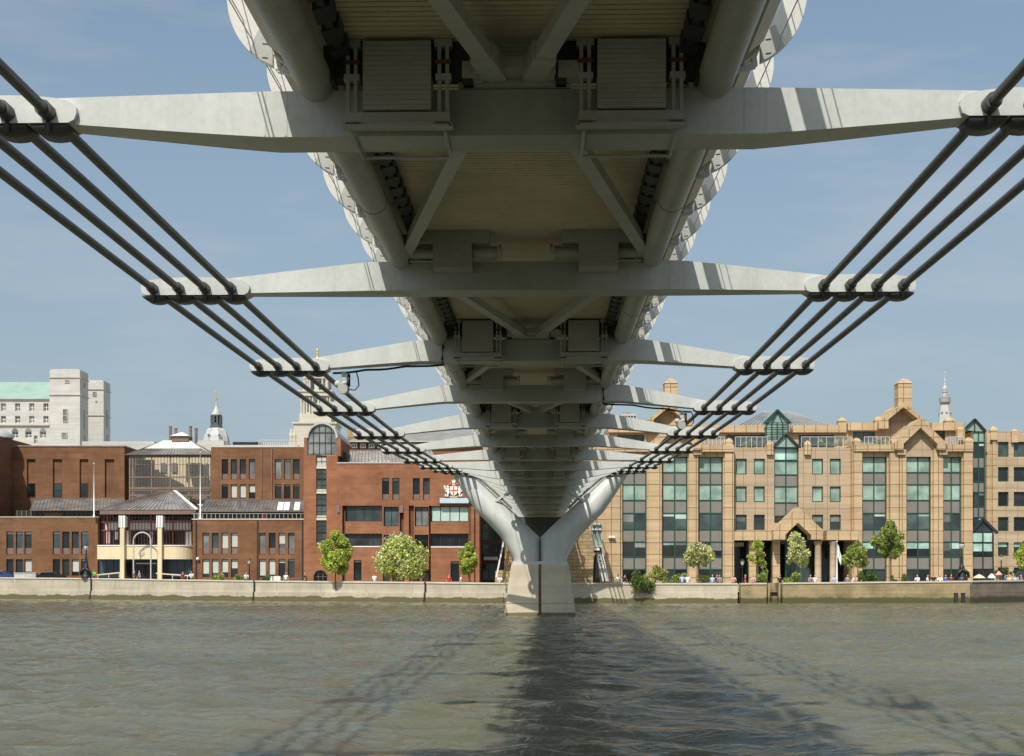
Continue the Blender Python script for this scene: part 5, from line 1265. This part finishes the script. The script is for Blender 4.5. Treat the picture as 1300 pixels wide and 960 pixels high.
mb = MB(); mb.lathe((xk, Yk, 0), [(11*pw, zk(478)), (10*pw, zk(472)), (8*pw, zk(468)), (5*pw, zk(465)), (3.6*pw, zk(463)), (3.4*pw, zk(458)), (2.6*pw, zk(457))], 16); mb.build('dome', 'lead', CA, True)
mb = MB(); xg = xk-1.5*pw; mb.lathe((xk, Yk, 0), [(2.6*pw, zk(457)), (2.2*pw, zk(454.5)), (1.3*pw, zk(453)), (1.9*pw, zk(450)), (1.3*pw, zk(447.5)), (1.1*pw, zk(446.5)), (1.9*pw, zk(444.8)), (1.2*pw, zk(443)), (.05, zk(442.4))], 12); mb.build('gilded_pineapple', 'gold', CA, True)
for x in (-29, -25): 
    mb = MB(); mb.lathe((xk+x*pw, Yk-26*pw, 0), [(3.2*pw, zk(575)), (2.6*pw, zk(560)), (3*pw, zk(556)), (1.6*pw, zk(550)), (.1, zk(546))], 10); mb.build('pinnacle', 'portland', CA)
# thin construction masts far off
for px, yt_, Y, lab in ((481.8, 523, 420, 'thin grey mast on the skyline left of the bridge deck, nearer the cables'), (540, 552, 420, 'short thin mast on the skyline close to the bridge deck')):
    mb = MB(); mb.lathe((PX(px, Y), Y, 0), [(.14, 1.2), (.07, PZ(yt_, Y))], 6); tag(mb.build('mast', 'galvanised'), lab, 'mast')

# ------------------------------------------------------------------ trees and shrubs
def leaves(n, blobs, size, seed, squash=1.0):
    r = np.random.default_rng(seed); V = []; Fc = []
    B = np.array(blobs); wgt = B[:, 3]**2.2; wgt /= wgt.sum()
    pick = r.choice(len(B), n, p=wgt)
    d = r.normal(size=(n, 3)); d /= np.linalg.norm(d, axis=1)[:, None]
    rad = B[pick, 3]*(.35+.65*r.random(n)**.45)
    c = B[pick, :3]+d*rad[:, None]*np.array([1, 1, squash])
    for k in range(n):
        a = Vector(r.normal(size=3)).normalized(); b_ = a.cross(Vector(r.normal(size=3))).normalized()
        s = size*(.6+.8*r.random()); p = Vector(c[k]); o = len(V)
        V += [tuple(p-a*s), tuple(p+b_*s*.5), tuple(p+a*s), tuple(p-b_*s*.5)]; Fc.append((o, o+1, o+2, o+3))
    mb = MB(); mb.v = V; mb.f = Fc; return mb
def tree(px, Y, w_px, yt_, yb_, label, leaf='leaf_lime', n=2600, size=.16, seed=1, base=None, trunk_r=.09, flower=0, nb=22, cat='tree', name='tree', group='trees on the embankment', lean=0, sparse=1.0):
    r = random.Random(seed); x = PX(px, Y); g = gz(px) if base is None else base
    zt, zb_ = PZ(yt_, Y), PZ(yb_, Y); hw = w_px*Y/F/2; H = zt-zb_
    root = empty(name, (x, Y, g), label, cat, group)
    mb = MB(); top = (x+lean*.4, Y, zb_+H*.72)
    mb.tube([(x, Y, g-.05), (x+r.uniform(-.04, .04), Y, g+(zb_-g)*.5), (x+lean*.2, Y, zb_+.1), top], [trunk_r, trunk_r*.85, trunk_r*.7, trunk_r*.25], 9)
    blobs = []
    for k in range(nb):
        q = (k+.5)/nb; a = k*2.4+r.uniform(-.5, .5)
        prof = math.sin(math.pi*min(1, (.12+.86*q)))**.8*(1.08-.3*q)
        rr_ = hw*prof*r.uniform(.4, 1.0)
        c = (x+rr_*math.cos(a)+lean*q*.5, Y+rr_*math.sin(a)*.9, zb_+H*(.08+.84*q)+r.uniform(-.12, .12)*H*.4)
        blobs.append((*c, max(.16, hw*r.uniform(.2, .44)*sparse)))
        if k % 2 == 0: mb.tube([(x+lean*.2, Y, zb_+H*max(.02, q*.6)), tuple((Vector(c)+Vector((x, Y, zb_+H*q*.7)))/2+Vector((0, 0, .06*H))), c], [trunk_r*.4, trunk_r*.25, trunk_r*.08], 5)
    mb.build('trunk', 'bark', root, True)
    leaves(n, blobs, size, seed).build('crown', leaf, root, recalc=False)
    if flower:
        fl = [(b_[0], b_[1], b_[2]+b_[3]*.12, b_[3]*1.06) for b_ in blobs]
        leaves(int(n*flower), fl, size*.8, seed+50).build('blossom', 'leaf_flower', root, recalc=False)
    return root
tree(426, 150, 44, 674, 729, 'young tree with bright lime green crown beside the round-headed brick doorway', 'leaf_lime', 5200, .16, 3)
tree(512, 149, 68, 686, 730, 'broad rounded tree covered in cream blossom in front of brick building', 'leaf_lime', 6000, .17, 5, flower=.6, trunk_r=.13, nb=40, sparse=1.1)
tree(595, 147.5, 29, 688, 730, 'slim young lime green tree right of the white-blinded brick facade corner', 'leaf_lime', 3400, .15, 8)
tree(886, 144, 42, 690, 718, 'small tree with pale yellow blossom in front of third glazed bay', 'leaf_olive', 2800, .14, 12, flower=.45, trunk_r=.08, nb=18)
tree(962, 146, 28, 682, 720, 'thin sparse young tree left of the porch gable', 'leaf_lime', 900, .14, 15, trunk_r=.06, nb=14, sparse=.8)
tree(1011, 146, 36, 678, 718, 'cream flowering tree standing under the porch gable', 'leaf_olive', 1800, .14, 17, flower=.55, trunk_r=.07, nb=18)
tree(1089, 146, 34, 690, 722, 'low green multi-branched tree beside the white flagpole', 'leaf_green', 1500, .15, 21, nb=16, trunk_r=.07)
tree(1131, 146, 44, 665, 712, 'tallest green tree right of the flagpole, open layered crown', 'leaf_green', 3600, .17, 24, nb=20, sparse=.85)
tree(1306, 148, 34, 684, 722, 'yellow green tree cut by the right edge of the picture', 'leaf_lime', 1800, .16, 27)
def shrub(px, Y, w_px, yt_, yb_, label, leaf, seed, n=900, group='shrubs along the river wall', depth=.8, size=.11):
    r = random.Random(seed); x = PX(px, Y); zt, zb_ = PZ(yt_, Y), PZ(yb_, Y); hw = w_px*Y/F/2
    root = empty('shrub', (x, Y, min(zb_, gz(px))), label, 'shrub', group)
    blobs = [(x+r.uniform(-.8, .8)*hw, Y+r.uniform(-.4, .4)*depth, zb_+(zt-zb_)*r.uniform(.15, .8), (zt-zb_)*r.uniform(.16, .3)) for _ in range(9)]
    mb = MB()
    for b_ in blobs: mb.tube([(x+r.uniform(-.2, .2), Y, max(gz(px), zb_)-.02), b_[:3]], [.03, .012], 5)
    mb.build('stem', 'bark', root)
    leaves(n, blobs, size, seed).build('foliage', leaf, root, recalc=False)
shrub(817, 139.1, 28, 722, 752, 'dark green shrub spilling down over the river wall', 'leaf_dark', 31, 1500)
shrub(832, 142, 36, 717, 741, 'large olive shrub with yellowish tips on the wall top beside the spilling shrub', 'leaf_olive', 33, 1700)
shrub(861, 143, 22, 727, 741, 'low bright green shrub left of the small blossom tree', 'leaf_green', 35, 700)
shrub(893, 145, 16, 728, 741, 'small olive bush at the foot of the small blossom tree', 'leaf_olive', 37, 500)
shrub(968, 143, 17, 722, 741, 'rounded green bush at the foot of the thin young tree', 'leaf_green', 39, 800)
shrub(1006, 143, 22, 725, 741, 'clipped green bush under the porch gable', 'leaf_green', 41, 900)
shrub(1104, 143, 30, 722, 741, 'dark green bush between the two taller trees right of the flagpole', 'leaf_dark', 43, 1000)
shrub(1142, 144, 30, 728, 741, 'low dark hedge below the tallest green tree', 'leaf_dark', 45, 800)
shrub(1276, 150, 30, 721, 729, 'trimmed hedge behind the crowded cafe terrace', 'leaf_dark', 47, 800)
shrub(277, 158, 18, 727, 738, 'small green bush before the school windows, farther from the lamp', 'leaf_green', 49, 600)
shrub(303, 157, 14, 729, 738, 'small green bush just left of the single black lamp', 'leaf_green', 51, 500)
shrub(336, 156, 14, 729, 739, 'small dark bush just right of the single black lamp', 'leaf_dark', 53, 500)
for k, (a, b_, lab) in enumerate(((934, 975, 'long planted box of greenery on the roof terrace left of the glass gable'), (1034, 1072, 'long planted box of greenery on the roof terrace right of the glass gable'), (1108, 1126, 'small planted box of greenery on the terrace beside the tall gable'))):
    shrub((a+b_)/2, 156.4, b_-a, 556.5, 568, lab, 'leaf_olive', 61+k, 900, 'roof terrace planting')

# ------------------------------------------------------------------ lamps, poles, flag
def dolphin_lamp(px, Y, yt_, label, base=None):
    x = PX(px, Y); zt = PZ(yt_, Y); g = quay(px)[1] if base is None else base
    r = empty('street_lamp', (x, Y, g), label, 'street lamp', 'ornate river lamps')
    H = zt-g
    mb = MB(); mb.lathe((x, Y, 0), [(.62, g), (.62, g+.18*H*.5), (.52, g+.1*H)], 8); mb.lathe((x, Y, 0), [(.5, g+.1*H), (.42, g+.2*H), (.30, g+.33*H), (.17, g+.42*H)], 10)
    mb.lathe((x, Y, 0), [(.16, g+.42*H), (.11, g+.5*H), (.14, g+.6*H), (.09, g+.66*H), (.08, g+.8*H), (.13, g+.82*H)], 10); mb.build('post', 'black_iron', r, True)
    for sg in (-1, 1):                              # coiled fish
        mb = MB(); mb.tube([(x+sg*.62, Y-.2, g+.13*H), (x+sg*.48, Y-.42, g+.2*H), (x+sg*.12, Y-.40, g+.27*H), (x-sg*.16, Y-.1, g+.34*H), (x-sg*.05, Y+.16, g+.42*H), (x+sg*.14, Y, g+.5*H)], [.15, .19, .16, .12, .08, .03], 8); mb.ball((x+sg*.62, Y-.22, g+.12*H), .17); mb.build('fish_ornament', 'black_iron', r, True)
    mb = MB(); mb.lathe((x, Y, 0), [(.12, g+.82*H), (.27, g+.88*H), (.30, g+.93*H), (.26, g+.955*H)], 14); mb.build('globe', 'blind', r, True)
    mb = MB(); mb.lathe((x, Y, 0), [(.32, g+.955*H), (.28, g+.97*H), (.10, g+.99*H), (.02, g+1.0*H)], 14); mb.build('cap', 'black_iron', r, True)
dolphin_lamp(109.5, 166.5, 691, 'ornate black lamp with coiled fish on the far left river wall')
dolphin_lamp(1221, 141.5, 688, 'ornate black lamp with coiled fish at the end of brown river wall, right')
def lamp(px, Y, yt_, label, mat='black_iron'):
    x = PX(px, Y); zt = PZ(yt_, Y); g = gz(px)
    r = empty('street_lamp', (x, Y, g), label, 'street lamp', 'slim promenade lamps')
    mb = MB(); mb.lathe((x, Y, 0), [(.16, g), (.15, g+.5), (.08, g+.6), (.06, zt-.75), (.10, zt-.72), (.05, zt-.66)], 10); mb.box(x-.3, x+.3, Y-.025, Y+.025, zt-.9, zt-.85); mb.build('post', mat, r, True)
    mb = MB(); mb.lathe((x, Y, 0), [(.12, zt-.64), (.22, zt-.25)], 6); mb.build('lantern', 'blind', r)
    mb = MB(); mb.lathe((x, Y, 0), [(.27, zt-.247), (.14, zt-.1), (.04, zt-.06), (.03, zt)], 6); mb.build('cap', mat, r)
lamp(316.5, 156.5, 708.5, 'single slim black lantern lamp in front of the brick school windows')
lamp(942.5, 143, 709.5, 'slim black lantern lamp left of the thin young tree')
lamp(1271, 150, 703.5, 'slim brown lamp post behind the crowded cafe terrace', 'rust')
def pole(px, Y, yt_, yb_, label, flag=False):
    x = PX(px, Y); zt = PZ(yt_, Y); g = PZ(yb_, Y) if yb_ else gz(px)
    r = empty('flagpole', (x, Y, g), label, 'flagpole')
    mb = MB(); mb.lathe((x, Y, 0), [(.14, g), (.14, g+.3), (.085, g+.32), (.05, zt-.1), (.09, zt-.08), (.09, zt), (.01, zt+.05)], 10); mb.build('pole', 'pole_white', r, True)
    if flag:
        mb = MB(); vs = []; fs = []
        for i in range(9):
            for j in range(9):
                q, w_ = i/8, j/8; hang = .9*w_+.3*w_*w_
                vs.append((x+.06+w_*.5*(.55+.3*q+.12*math.sin(q*5)), Y+.1*math.sin(w_*9+q*3), zt-.2-q*1.5-hang*.75))
        for i in range(8):
            for j in range(8): o = i*9+j; fs.append((o, o+1, o+10, o+9))
        mb.v = vs; mb.f = fs; mb.build('flag', 'white_paint', r, True, False)
pole(119.3, 175.5, 588, 657, 'bare white pole standing on the left brick parapet')
pole(254.3, 170.3, 574, 660, 'bare white pole standing on the brick parapet right of the entrance hall')
pole(1062.5, 144, 687, None, 'white flagpole with limp white flag before the porch columns', True)
# ramp rails before the entrance
for k, (a, b_, y0_, y1_, lab) in enumerate(((123, 153, 730, 727, 'pale sloping ramp rail left of the entrance doors'), (198, 240, 728, 731, 'pale sloping ramp rail right of the entrance doors'))):
    Y = 168; g = gz(150); r = empty('ramp_rail', (PX((a+b_)/2, Y), Y, g), lab, 'railing')
    mb = MB(); mb.bar((PX(a, Y), Y, PZ(y0_, Y)), (PX(b_, Y), Y, PZ(y1_, Y)), .12, .14); mb.build('rail', 'cream', r)
    mb = MB()
    for q in (.05, .5, .95): x = PX(a+(b_-a)*q, Y); z = PZ(y0_+(y1_-y0_)*q, Y); mb.box(x-.04, x+.04, Y-.04, Y+.04, g-.02, z-.08)
    mb.build('post', 'galvanised', r)
# white benches on the promenade by the brick school
bn = empty('bench', (PX(346.5, 156), 156, gz(346)), 'long white double bench on the promenade before the brick school', 'bench')
Y = 156; g = gz(346); xa, xb = PX(337, Y), PX(356, Y); zt = PZ(731.5, Y)
mb = MB(); mb.box(xa, (xa+xb)/2-.06, Y, Y+.06, g+.5, zt); mb.box((xa+xb)/2+.06, xb, Y, Y+.06, g+.5, zt); mb.build('backrest', 'white_paint', bn)
mb = MB(); mb.box(xa, xb, Y+.063, Y+.55, g+.42, g+.48); mb.build('seat', 'white_paint', bn)
for x in (xa+.1, (xa+xb)/2, xb-.1): MB().box(x-.05, x+.05, Y+.1, Y+.5, g, g+.417).build('leg', 'galvanised', bn)
# parked cars behind the far left wall
def car(px, Y, label, mat, rot=0):
    x = PX(px, Y); g = gz(px)
    r = empty('parked_car', (x, Y, g), label, 'car', 'parked cars')
    P = [(-2.0, .35), (-2.05, .75), (-1.75, .95), (-1.1, 1.02), (-.55, 1.45), (.75, 1.5), (1.45, 1.05), (1.95, .95), (2.05, .6), (2.0, .35)]
    mb = MB(); rings = []
    for yy, k in ((-.82, .94), (-.78, 1), (.78, 1), (.82, .94)): rings.append([(x+u*k, Y+yy, g+.35+(z-.35)*(k if z > 1.1 else 1)) for u, z in P])
    mb.ring_loft(rings); mb.build('body', mat, r)
    for yy in (-.835, .825):
        mb = MB(); mb.prism([(x-.98, g+1.02), (x-.52, g+1.36), (x+.68, g+1.4), (x+1.2, g+1.04)], Y+yy, Y+yy+.01); mb.build('side_window', 'glass_dark', r)
    for u in (-1.3, 1.3):
        for yy in (-.86, .62):
            mb = MB(); mb.tube([(x+u, Y+yy, g+.32), (x+u, Y+yy+.24, g+.32)], .32, 18); mb.build('wheel', 'pitch_metal', r)
mottled('car_blue', (.03, .06, .17), .25, .1, 1); mottled('car_black', (.015, .015, .017), .25, .1, 1)
car(-2, 173.6, 'dark blue car parked behind the river wall at the left edge', 'car_blue')
car(62, 172.2, 'black car parked behind the river wall left of the ornate lamp', 'car_black')
x, Y = PX(37, 172.5), 171.4
pb = empty('utility_cabinet', (x, Y, gz(37)), 'long grey utility cabinet between the blue and black cars', 'cabinet')
mb = MB(); mb.box(x-1.35, x+1.35, Y-.4, Y+.4, gz(37), gz(37)+1.25); mb.build('body', 'lead', pb)
mb = MB(); mb.box(x-1.42, x+1.42, Y-.46, Y+.46, gz(37)+1.253, gz(37)+1.32); mb.build('lid', 'galvanised', pb)
mb = MB()
for k in (-.68, .68): mb.box(x+k-.6, x+k+.6, Y-.425, Y-.403, gz(37)+.1, gz(37)+1.15)
mb.build('door', 'lead', pb)
# cafe parasols and tables
for k, (px, yt_, w_, lab) in enumerate(((1243, 731, 15, 'folded pale cafe parasol lowest at the left end of the terrace'), (1259, 730, 9, 'small white cafe parasol with green and red edge'), (1268, 727, 8, 'pale pink cafe parasol left of the cafe crowd'))):
    Y = 146.5; x = PX(px, Y); zt = PZ(yt_-2, Y); g = gz(px); h = w_*Y/F/2
    r = empty('parasol', (x, Y, g), lab, 'parasol', 'cafe parasols')
    mb = MB(); mb.lathe((x, Y, 0), [(.035, g+.08), (.035, zt)], 8); mb.lathe((x, Y, 0), [(.28, g), (.28, g+.06), (.05, g+.09)], 14); mb.build('pole', 'galvanised', r)
    mb = MB(); mb.lathe((x, Y, 0), [(h*1.15, zt-.42), (h*.6, zt-.17), (.03, zt)], 8); mb.build('canopy', ('cream', 'white_paint', 'shirt_pink')[k], r)
    if k == 1:
        mb = MB(); mb.lathe((x, Y, 0), [(h*1.17, zt-.52), (h*1.165, zt-.425)], 8); mb.build('valance', 'glass_bright', r)
# ------------------------------------------------------------------ people
def skin_mesh(J, E, name, sub=1):
    me = bpy.data.meshes.new(name); me.from_pydata([j[:3] for j in J], E, [])
    ob = bpy.data.objects.new(name, me); COL.objects.link(ob)
    ob.modifiers.new('skin', 'SKIN'); sk = me.skin_vertices[0].data
    for i, j in enumerate(J):
        r = j[3]; sk[i].radius = (r, r) if not isinstance(r, tuple) else r
    sk[0].use_root = True
    s = ob.modifiers.new('sub', 'SUBSURF'); s.levels = sub; s.render_levels = sub
    dg = bpy.context.evaluated_depsgraph_get(); dg.update()
    out = bpy.data.meshes.new_from_object(ob.evaluated_get(dg)); out.name = name
    bpy.data.objects.remove(ob); bpy.data.meshes.remove(me)
    out.polygons.foreach_set('use_smooth', [True]*len(out.polygons))
    return out
POSES = {}
def make_pose(pose):
    """x right, y forward (towards what the person faces), z up; feet at z = 0"""
    hipz = .92; lean = .0
    if pose == 'sit': hipz = .50
    f = {'stand': .0, 'lean': .16, 'sit': .05, 'walk': .04}[pose]
    sh = hipz+.50
    pel = (0, 0, hipz); ch = (0, f*.6, hipz+.28); nk = (0, f, sh+.08); hd = (0, f+.03, sh+.26)
    legs = []
    for s in (-1, 1):
        hip = (s*.09, 0, hipz-.06)
        if pose == 'sit': kn, an, to = (s*.11, .43, hipz-.02), (s*.11, .45, .09), (s*.12, .58, .03)
        elif pose == 'walk': kn, an, to = (s*.09, .12*s+.05, .48), (s*.09, .26*s, .09), (s*.09, .26*s+.14, .03)
        else: kn, an, to = (s*.10, .02, .48), (s*.11, -.01, .08), (s*.13, .13, .03)
        legs.append((hip, kn, an, to))
    arms = []
    for s in (-1, 1):
        shd = (s*.19, f, sh)
        if pose == 'lean': el_, wr, ha = (s*.25, f+.12, sh-.28), (s*.12, f+.34, sh-.33), (s*.04, f+.40, sh-.34)
        elif pose == 'sit': el_, wr, ha = (s*.25, f-.02, sh-.28), (s*.18, f+.2, sh-.40), (s*.13, f+.28, sh-.42)
        elif pose == 'walk': el_, wr, ha = (s*.24, f-.1*s, sh-.28), (s*.23, f-.1*s+.12, sh-.5), (s*.22, f-.1*s+.17, sh-.58)
        else: el_, wr, ha = (s*.25, f-.02, sh-.29), (s*.24, f+.08, sh-.53), (s*.235, f+.11, sh-.62)
        arms.append((shd, el_, wr, ha))
    J = [(*pel, .125), (*ch, .13), (0, f, sh+.0, .10), (*nk, .052), (0, f+.01, sh+.14, .055), (0, f+.03, sh+.22, .098), (0, f+.025, sh+.31, .092), (0, f+.02, sh+.345, .05)]
    E = [(0, 1), (1, 2), (2, 3), (3, 4), (4, 5), (5, 6), (6, 7)]
    J.append((0, f+.135, sh+.215, .018)); E.append((5, 8))                       # nose
    for (h, k, a, t_) in legs:
        o = len(J); J += [(*h, .085), (*k, .058), (*a, .04), (*t_, .035)]; E += [(0, o), (o, o+1), (o+1, o+2), (o+2, o+3)]
    for (s_, e_, w_, h_) in arms:
        o = len(J); J += [(*s_, .06), (*e_, .042), (*w_, .028), (*h_, .034)]; E += [(2, o), (o, o+1), (o+1, o+2), (o+2, o+3)]
        d = (Vector(h_)-Vector(w_)).normalized(); side = Vector((1, 0, 0))
        for k, ln in enumerate((.07, .08, .075, .06)):
            p = Vector(h_)+side*(k-1.5)*.02+d*ln; J.append((*p, .009)); E.append((o+3, len(J)-1))
        p = Vector(h_)+d*.02+Vector((0, .05, .01)); J.append((*p, .01)); E.append((o+3, len(J)-1))
    body = skin_mesh(J, E, 'person')
    Js = [(0, 0, hipz-.02, .15), (*ch, .15), (0, f, sh+.0, .118), (0, f, sh+.05, .07)]; Es = [(0, 1), (1, 2), (2, 3)]
    for (s_, e_, w_, h_) in arms:
        o = len(Js); m_ = tuple(Vector(s_).lerp(Vector(e_), .75)); Js += [(*s_, .075), (*m_, .062)]; Es += [(2, o), (o, o+1)]
    shirt = skin_mesh(Js, Es, 'shirt')
    Jt = [(0, 0, hipz-.0, .142)]; Et = []
    for (h, k, a, t_) in legs:
        o = len(Jt); Jt += [(*h, .10), (*k, .074), (a[0], a[1], a[2]+.04, .062)]; Et += [(0, o), (o, o+1), (o+1, o+2)]
    tro = skin_mesh(Jt, Et, 'trousers')
    Jh = [(0, f+.0, sh+.26, .09), (0, f+.0, sh+.33, .085), (0, f-.03, sh+.37, .05)]
    hair = skin_mesh(Jh, [(0, 1), (1, 2)], 'hair')
    return body, shirt, tro, hair
for p_ in ('stand', 'lean', 'sit', 'walk'): POSES[p_] = make_pose(p_)
def person(px, off, pose, shirt, hair, label, face=0, tr='trousers_dark', z=None, sc=1.0, group='people along the river wall'):
    """off : metres behind the river face of the wall; face : degrees, 0 looks at the river"""
    Y, zt = quay(px); Y += off; x = PX(px, Y)
    zz0 = (gz(px) if z is None else z)
    b_, s_, t_, h_ = POSES[pose]
    o = bpy.data.objects.new('person', b_); COL.objects.link(o); o.location = (x, Y, zz0); o.rotation_euler = (0, 0, math.pi+R(face)); o.scale = (sc,)*3
    tag(o, label, 'person', group)
    def slot(ob, mat):
        if not ob.data.materials: ob.data.materials.append(MATS[mat])
        ob.material_slots[0].link = 'OBJECT'; ob.material_slots[0].material = MATS[mat]
    slot(o, 'skin')
    for nm, me_, mat in (('shirt', s_, shirt), ('trousers', t_, tr), ('hair', h_, hair)):
        c = bpy.data.objects.new(nm, me_); COL.objects.link(c); c.parent = o; slot(c, mat)
    return o
def wtop(px): return quay(px)[1]
D, B, FA = 'hair_dark', 'hair_brown', 'hair_fair'
person(120, 1.0, 'lean', 'shirt_green', D, 'person in bright green shirt leaning on the wall near the far left ornate lamp')
person(170, 3.5, 'walk', 'shirt_grey', D, 'person in grey walking before the entrance doors', 90)
person(177.5, 3.0, 'walk', 'shirt_sky', B, 'person in pale blue walking below the balcony emblem', -90, 'trousers_blue')
person(232, 1.2, 'stand', 'shirt_maroon', D, 'person in maroon top right of the entrance hall', 160)
person(243, 1.0, 'lean', 'shirt_white', B, 'person in white shirt leaning by the right end of the entrance balcony', 10)
person(282, 1.6, 'stand', 'shirt_grey', FA, 'grey-clad person by the small bushes before the school windows', 180)
person(312, 1.0, 'lean', 'shirt_white', D, 'person in white bending beside the single slim black lantern lamp', 30)
person(363, 1.4, 'stand', 'shirt_white', FA, 'person in white just right of the white bench', 0)
person(388, 1.0, 'walk', 'shirt_black', FA, 'person in black top with bare arms walking left of the round-headed door', -60)
person(475.5, 1.0, 'stand', 'shirt_white', B, 'person in white top and pink skirt left of the large blossom tree', 200, 'shirt_pink')
person(570, 1.2, 'stand', 'shirt_red', D, 'person in bright red top near the slim lime green tree', 20)
person(585, 4.5, 'walk', 'shirt_white', D, 'small person in white in the shaded gap by the ramp', 90)
person(634.5, 1.0, 'lean', 'shirt_white', D, 'person in white beside the left stone abutment block', 0)
person(785, .05, 'sit', 'shirt_white', B, 'person in white shirt sitting on the wall top right of the lift', 200, 'trousers_tan', wtop(785)-.45)
person(793, .05, 'sit', 'shirt_black', D, 'person in black sitting on the wall top next to the white-shirted sitter', 150, 'trousers_tan', wtop(793)-.45)
person(866, .05, 'sit', 'shirt_sky', FA, 'left of two people sitting on the wall by the blossom tree, pale blue top', 180, 'trousers_blue', wtop(866)-.45)
person(873, .05, 'sit', 'shirt_white', FA, 'right of two people sitting on the wall by the blossom tree, white top', 170, 'trousers_tan', wtop(873)-.45)
person(904.5, .9, 'stand', 'shirt_sky', FA, 'fair-haired person in pale blue at the wall right of the blossom tree', 0)
person(910, 1.1, 'stand', 'shirt_black', D, 'dark-haired person in black standing among the group right of the blossom tree', 30)
person(914, .5, 'lean', 'shirt_grey', D, 'person in grey leaning at right end of the group by the blossom tree', -20)
person(931, .9, 'lean', 'shirt_pink', B, 'person with pink top just left of the slim lamp by the thin young tree', 0)
person(946, 1.2, 'stand', 'shirt_maroon', FA, 'person in maroon just right of the slim lamp by the thin young tree', 90)
person(956, 1.0, 'lean', 'shirt_pink', D, 'person in pink leaning at the foot of the thin young tree', 0)
person(990, 1.0, 'stand', 'shirt_black', D, 'person in black above the river steps', 0)
person(1028, 1.0, 'lean', 'shirt_grey', D, 'person in grey leaning left of the porch columns', 10)
person(1034.5, 1.0, 'stand', 'shirt_white', D, 'person in white before the left porch column', 0)
person(1059, .8, 'lean', 'shirt_sky', B, 'person in pale blue leaning below the limp white flag', -10)
person(1076, 1.0, 'stand', 'shirt_grey', D, 'person in grey left of the pale table group by the flagpole', 0)
person(1082, .8, 'lean', 'shirt_white', FA, 'person in white leaning beside the low multi-branched tree', 60)
person(1088, .8, 'lean', 'shirt_pink', B, 'person in pink leaning beside the low multi-branched tree', -60)
person(1165.5, .8, 'lean', 'shirt_white', B, 'person in white alone on the wall right of the dark hedge', -40)
person(1177.5, 1.0, 'stand', 'shirt_white', D, 'person in white at the left of the group before the gabled bay', 60)
person(1185, 1.2, 'stand', 'shirt_black', D, 'tall person in black at the centre of the group before the gabled bay', 0, sc=1.05)
person(1194, .8, 'lean', 'shirt_white', FA, 'person in white leaning at the right of the group before the gabled bay', -30)
person(1200.5, 1.0, 'stand', 'shirt_blue', B, 'person in strong blue left of the ornate lamp at the brown wall', 0)
person(1207.5, 1.0, 'stand', 'shirt_maroon', FA, 'fair-haired person in maroon beside the ornate lamp at the brown wall', 0)
CG = 'crowd on the cafe terrace'
person(1276, 2.0, 'stand', 'shirt_blue', B, 'cafe guest in blue at the left of the terrace crowd', 90, group=CG)
person(1279.5, 3.0, 'stand', 'shirt_white', D, 'dark-haired cafe guest in white behind the one in blue', -90, group=CG)
person(1281.5, 1.0, 'stand', 'shirt_yellow', FA, 'cafe guest in yellow at the terrace wall', 0, group=CG)
person(1285, 2.6, 'stand', 'shirt_maroon', D, 'cafe guest in maroon behind the one in yellow', 180, group=CG)
person(1288.5, 1.0, 'stand', 'shirt_sky', B, 'cafe guest in pale blue at the terrace wall', 180, group=CG)
person(1292, 2.4, 'stand', 'shirt_pink', D, 'cafe guest in pink, second from the right edge', 90, group=CG)
person(1296.5, 1.2, 'stand', 'shirt_grey', FA, 'cafe guest in grey at the right edge of the picture', -90, group=CG)
